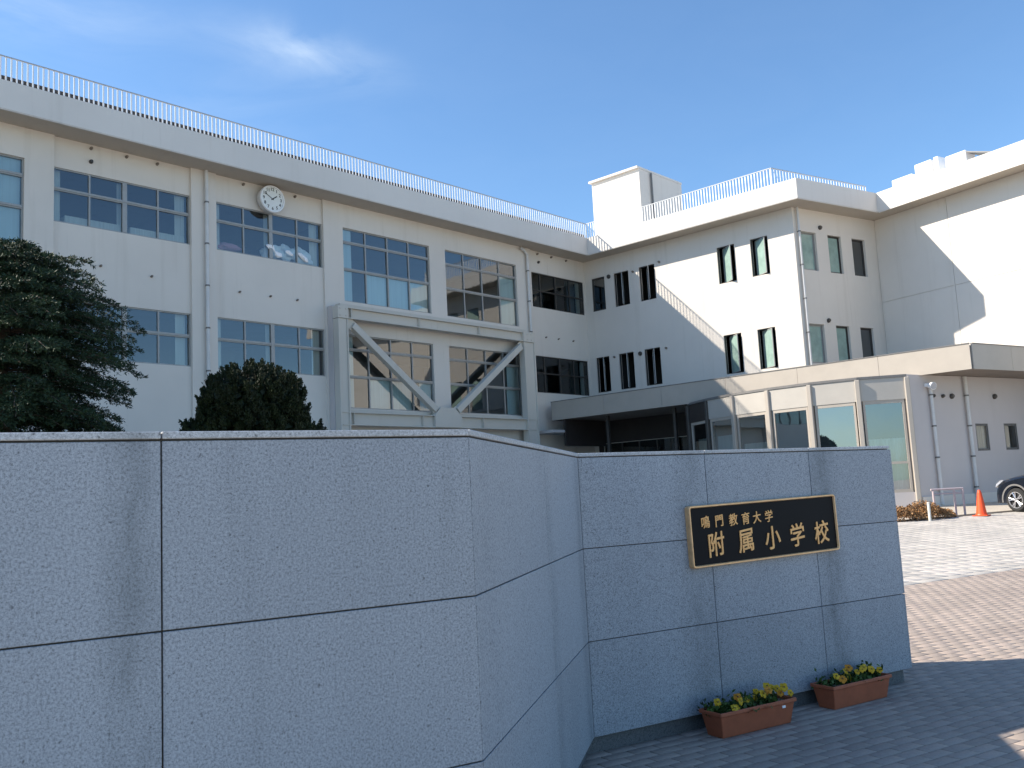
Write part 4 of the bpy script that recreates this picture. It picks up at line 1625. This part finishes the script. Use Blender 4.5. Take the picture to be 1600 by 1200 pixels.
def juniper(x, y, H, R, seed, label):
    W = Matrix.Translation((x, y, gz(y) - 0.03))
    t = thing('clipped_juniper', label, 'tree', W)
    rg = np.random.default_rng(seed)
    m = MB()
    limb(m, [Vector((0, 0, 0)), Vector((0.02, 0, H * 0.5)), Vector((0, 0, H * 0.8))], 0.12, 0.04, 10)
    obj('trunk', m, M['bark'], t, W)
    lobes = [(0, 0, H - 0.88, 0.90, 0.74), (0.0, 0, H - 1.40, 0.98, 0.75), (-0.80, -0.1, H - 1.42, 0.42, 0.42),
             (0.86, 0.1, H - 1.50, 0.42, 0.44), (0, 0, H - 2.1, 1.08, 0.8)]
    # flame-like clumps over the lobes
    CP, CN = [], []
    for (lx, ly, lz, lr, lh) in lobes:
        for _ in range(int(600 * (lr / R) ** 2)):
            nvec = rg.normal(size=3)
            nvec /= np.linalg.norm(nvec)
            if nvec[2] < -0.5:
                continue
            p = np.array([lx, ly, lz]) + nvec * np.array([lr, lr, lh]) * rg.uniform(0.90, 1.0)
            CP.append(p)
            CN.append(nvec)
    CP, CN = np.array(CP), np.array(CN)
    P, D = [], []
    for p, nv in zip(CP, CN):
        up = nv * 0.45 + np.array([0, 0, 0.95]) + rg.normal(size=3) * 0.15
        up /= np.linalg.norm(up)
        L_ = rg.uniform(0.10, 0.20)
        k = 120
        s_ = rg.random(k)
        rad = 0.034 * (1 - s_) ** 0.7 + 0.003
        o = rg.normal(size=(k, 3)) * rad[:, None]
        P.append(p[None] + up[None] * (s_ * L_)[:, None] + o)
        D.append(up[None] + rg.normal(size=(k, 3)) * 0.28)
    P, D = np.concatenate(P), np.concatenate(D)
    D /= np.linalg.norm(D, axis=1)[:, None]
    nn = len(P)
    E = np.cross(D, rg.normal(size=(nn, 3)))
    E /= np.linalg.norm(E, axis=1)[:, None]
    S = (0.040 * (0.7 + 0.6 * rg.random(nn)))[:, None]
    V = np.stack([P - E * S * 0.2, P + D * S * 0.5 - E * S * 0.25, P + D * S, P + D * S * 0.5 + E * S * 0.25], 1).reshape(-1, 3)
    link('crown', np_mesh('crown', V, np.arange(nn * 4).reshape(-1, 4), M['juniper'], rg.random(nn)), t, W)
    # dense inner twigs that close the view through the crown
    n2 = 16000
    k = rg.integers(0, len(lobes), n2)
    lb = np.array(lobes)[k]
    nv = rg.normal(size=(n2, 3))
    nv /= np.linalg.norm(nv, axis=1)[:, None]
    rr = rg.random(n2) ** 0.4 * 0.9
    Pp = lb[:, :3] + nv * np.stack([lb[:, 3], lb[:, 3], lb[:, 4]], 1) * rr[:, None]
    v, q, ti = leaf_cloud(n2, lambda n: Pp, 0.17, 0.8, 0.7, rg)
    link('inner_foliage', np_mesh('inner_foliage', v, q, M['juniper'], ti), t, W)
    return t


juniper(4.42, 16.0, 3.74, 1.0, 5, 'dark green clipped juniper dome with pointed tufts behind the wall')

# ================================================================== brown shrub by the hall
W = Matrix.Translation((21.75, 15.65, gz(15.65)))
sh = thing('dried_shrub', 'low brown dried shrub in front of the hall beside the wall end', 'shrub', W)
rg = np.random.default_rng(3)
n = 5200
th = rg.random(n) * 2 * PI
ra = np.sqrt(rg.random(n))
px = ra * np.cos(th) * 1.5
py = ra * np.sin(th) * 0.55
pz = 0.40 * np.sqrt(np.clip(1 - ra ** 2, 0, 1)) * (0.35 + 0.65 * rg.random(n)) * (1 + 0.25 * np.sin(px * 5))
v, q, ti = leaf_cloud(n, lambda k: np.stack([px, py, pz], 1), 0.07, 0.5, 0.5, rg)
link('leaves', np_mesh('leaves', v, q, M['dry'], ti), sh, W)
m = MB()
for k in range(26):
    a = rg.random() * 2 * PI
    rr_ = rg.random()
    m.cyl((0.3 * rr_ * math.cos(a), 0.2 * rr_ * math.sin(a), 0), (1.0 * rr_ * math.cos(a), 0.45 * rr_ * math.sin(a), 0.33 * (1.1 - rr_ * 0.4)), 0.012, 0.004, 5)
obj('branches', m, M['bark'], sh, W, fix=False)
W = Matrix.Translation((21.38, 15.0, gz(15.0)))
m = MB()
m.cyl((0, 0, 0), (0, 0, 0.46), 0.035, 0.035, 12)
m.cyl((0, 0, 0.46), (0, 0, 0.475), 0.04, 0.03, 12)
tag(obj('marker_post', m, M['curtain'], None, W), 'short cream marker post in front of the brown shrub', 'post')

# ================================================================== pipe barrier
W = Matrix.Translation((24.1, 15.8, gz(15.8)))
br = thing('pipe_barrier', 'pale pipe railing between the brown shrub and the orange cone', 'railing', W)
for x, y in ((0.0, 0.0), (-0.22, 0.12), (-0.75, 0.4)):
    m = MB()
    m.cyl((x, y, -0.02), (x, y, 0.70), 0.03, 0.03, 12)
    obj('post', m, M['pvc'], br, W)
m = MB()
m.cyl((0.02, 0, 0.72), (-0.80, 0.43, 0.72), 0.028, 0.028, 10)
obj('top_rail', m, M['pvc'], br, W)
m = MB()
m.cyl((0.0, 0, 0.60), (-0.77, 0.41, 0.60), 0.02, 0.02, 10)
obj('lower_rail', m, M['pvc'], br, W)

# ================================================================== traffic cone
W = rotz(0.3, (23.68, 15.05, gz(15.05)))
cn = thing('traffic_cone', 'orange traffic cone in front of the hall wall left of the car', 'cone', W)
m = MB()
m.box(-0.19, 0.19, -0.19, 0.19, 0.002, 0.03)
obj('base', m, M['cone'], cn, W, bevel=0.01)
m = MB()
prof = [(0.15, 0.03), (0.135, 0.06), (0.115, 0.2), (0.085, 0.42), (0.055, 0.62), (0.035, 0.69), (0.02, 0.70)]
n = 24
for j in range(len(prof) - 1):
    (r0, z0), (r1, z1) = prof[j], prof[j + 1]
    vs = []
    for k in range(n):
        a = 2 * PI * k / n
        vs += [(r0 * math.cos(a), r0 * math.sin(a), z0), (r1 * math.cos(a), r1 * math.sin(a), z1)]
    m.add(vs, [(2 * k, 2 * ((k + 1) % n), 2 * ((k + 1) % n) + 1, 2 * k + 1) for k in range(n)])
obj('body', m, M['cone'], cn, W, smooth=True, fix=False)
m = MB()
m.box(-0.11, 0.11, -0.11, 0.11, 0.031, 0.05)
obj('weight', m, M['dark'], cn, W, bevel=0.01)

# ================================================================== car (front end enters the picture)
CY = 14.6
W = rotz(math.radians(-100), (25.74, 15.99, gz(15.2)))
car = thing('parked_car', 'black car with silver spoked wheels parked by the hall wall, cut by the right edge', 'car', W)
WX1, WX2, WR, WZ = 0.80, 3.40, 0.335, 0.335
CWd = 1.76


def side_profile():
    """lower body outline with wheel arches (x, z)"""
    p = []
    RA = WR + 0.075
    p.append((0.02, 0.26))
    p.append((0.02, 0.50))
    p.append((0.06, 0.66))
    p.append((0.16, 0.80))
    p.append((0.36, 0.90))
    p.append((0.75, 0.985))
    p.append((1.12, 1.04))
    p.append((2.2, 1.06))
    p.append((3.3, 1.07))
    p.append((4.02, 1.05))
    p.append((4.18, 0.92))
    p.append((4.22, 0.60))
    p.append((4.18, 0.28))
    x = WX2
    a0 = math.asin((0.25 - WZ) / RA)
    for k in range(11):
        a = a0 + (PI - 2 * a0) * k / 10
        p.append((x + RA * math.cos(a), WZ + RA * math.sin(a)))
    x = WX1
    for k in range(11):
        a = a0 + (PI - 2 * a0) * k / 10
        p.append((x + RA * math.cos(a), WZ + RA * math.sin(a)))
    return p


pr_ = side_profile()
cxm = 2.1


def layer(y, fx, dz, nose):
    L = []
    for (x, z) in pr_:
        xx = cxm + (x - cxm) * fx
        if x < 1.0:
            xx += nose * max(0.0, 1 - x / 1.0)
        zz = z if z < 0.6 else z - dz * (z - 0.6) / 0.45
        L.append((xx, y, zz))
    return L


lay = [layer(0.0, 0.985, 0.09, 0.20), layer(0.035, 0.995, 0.035, 0.13), layer(0.13, 1.0, 0.0, 0.06), layer(0.5, 1.0, -0.01, 0.0), layer(CWd / 2, 1.0, -0.015, -0.03),
       layer(CWd - 0.5, 1.0, -0.01, 0.0), layer(CWd - 0.13, 1.0, 0.0, 0.06), layer(CWd - 0.035, 0.995, 0.035, 0.13), layer(CWd, 0.985, 0.09, 0.20)]
m = MB()
n = len(pr_)
vs = [p for l in lay for p in l]
fs = [tuple(range(n))[::-1], tuple(range((len(lay) - 1) * n, len(lay) * n))]
for j in range(len(lay) - 1):
    for k in range(n):
        fs.append((j * n + k, j * n + (k + 1) % n, (j + 1) * n + (k + 1) % n, (j + 1) * n + k))
m.add(vs, fs)
ob = obj('body', m, M['car'], car, W)
# greenhouse
gh = [(1.05, 1.02), (1.75, 1.50), (2.2, 1.575), (3.1, 1.56), (3.85, 1.40), (4.05, 1.03)]
m = MB()
vs = []
for (y, ins) in ((0.10, 0.0), (0.28, 0.0), (CWd - 0.28, 0.0), (CWd - 0.10, 0.0)):
    inner = 0.10 < y < CWd - 0.11
    for (x, z) in gh:
        if inner or z < 1.2:
            vs.append((x, y if (inner or True) else y, z))
        else:
            vs.append((x, y, z - 0.5))
n = len(gh)
fs = [tuple(range(n))[::-1], tuple(range(3 * n, 4 * n))]
for j in range(3):
    for k in range(n):
        fs.append((j * n + k, j * n + (k + 1) % n, (j + 1) * n + (k + 1) % n, (j + 1) * n + k))
m.add(vs, fs)
obj('cabin_glass', m, M['glass_frost'] if False else M['car'], car, W, smooth=False)
m = MB()
m.box(1.72, 3.3, 0.26, CWd - 0.26, 1.50, 1.60)
obj('roof', m, M['car'], car, W, bevel=0.03)
for wx in (WX1, WX2):
    for (wy, sg) in ((0.09, -1), (CWd - 0.09, 1)):
        T = W @ Matrix.Translation((wx, wy, WZ))
        wh = link('wheel', None, car, T)
        m = MB()
        n = 32
        prof = [(0.225, -0.095), (0.30, -0.105), (0.325, -0.09), (WR, -0.06), (WR, 0.06), (0.30, 0.1), (0.225, 0.1)]
        vs, fs = [], []
        for k in range(n):
            a = 2 * PI * k / n
            for (r, yy) in prof:
                vs.append((r * math.cos(a), yy * -sg * -1, r * math.sin(a)))
        q_ = len(prof)
        for k in range(n):
            for j in range(q_ - 1):
                a, b = k * q_ + j, ((k + 1) % n) * q_ + j
                fs.append((a, b, b + 1, a + 1))
        m.add(vs, fs)
        obj('tyre', m, M['tyre'], wh, T, smooth=False, fix=False)
        m = MB()
        yo = sg * 0.10
        m.cyl((0, sg * 0.03, 0), (0, sg * 0.05, 0), 0.20, 0.20, 24)
        obj('brake_disc', m, M['dark'], wh, T)
        m = MB()
        m.cyl((0, yo, 0), (0, yo - sg * 0.03, 0), 0.055, 0.06, 16)
        for k in range(5):
            a = 2 * PI * k / 5 + 0.5
            for da in (-0.11, 0.11):
                p0 = Vector((0.04 * math.cos(a), yo - sg * 0.012, 0.04 * math.sin(a)))
                p1 = Vector((0.225 * math.cos(a + da * 1.6), yo - sg * 0.005, 0.225 * math.sin(a + da * 1.6)))
                m.cyl(p0, p1, 0.020, 0.017, 6)
        vs, fs = [], []
        for k in range(32):
            a = 2 * PI * k / 32
            for (r, yy) in ((0.205, yo - sg * 0.03), (0.212, yo), (0.232, yo + sg * 0.002), (0.232, yo - sg * 0.03)):
                vs.append((r * math.cos(a), yy, r * math.sin(a)))
        for k in range(32):
            for j in range(3):
                a, b = k * 4 + j, ((k + 1) % 32) * 4 + j
                fs.append((a, b, b + 1, a + 1))
        m.add(vs, fs)
        obj('rim', m, M['chrome'], wh, T)
    # arch trim
    m = MB()
    n = 16
    vs = []
    for k in range(n + 1):
        a = -0.15 + (PI + 0.3) * k / n
        for (r, yy) in ((WR + 0.07, 0.012), (WR + 0.07, -0.012), (WR + 0.115, -0.012), (WR + 0.12, 0.012)):
            vs.append((wx + r * math.cos(a), yy, WZ + r * math.sin(a)))
    fs = []
    for k in range(n):
        for j in range(4):
            fs.append((k * 4 + j, (k + 1) * 4 + j, (k + 1) * 4 + (j + 1) % 4, k * 4 + (j + 1) % 4))
    m.add(vs, fs)
    obj('arch_trim', m, M['trim'], car, W)
for (yy, sg) in ((0.0, 1), (CWd, -1)):
    m = MB()
    p = [(0.10, 0.09, 0.70), (0.20, 0.035, 0.73), (0.42, 0.002, 0.86), (0.46, 0.03, 0.90), (0.30, 0.05, 0.885), (0.12, 0.10, 0.79)]
    vs = [(x, yy + sg * (y - 0.012), z + 0.01) for x, y, z in p] + [(x + 0.03, yy + sg * (y + 0.05), z) for x, y, z in p]
    m.add(vs, [(0, 1, 2, 3, 4, 5), (11, 10, 9, 8, 7, 6)] + [(k, 6 + k, 6 + (k + 1) % 6, (k + 1) % 6) for k in range(6)])
    obj('headlight', m, M['lens'], car, W)
m = MB()
m.box(-0.03, 0.03, 0.45, CWd - 0.45, 0.45, 0.62)
obj('grille', m, M['dark'], car, W, bevel=0.01)
m = MB()
m.box(1.35, 1.52, -0.10, 0.06, 1.0, 1.12)
obj('door_mirror', m, M['car'], car, W, bevel=0.03)
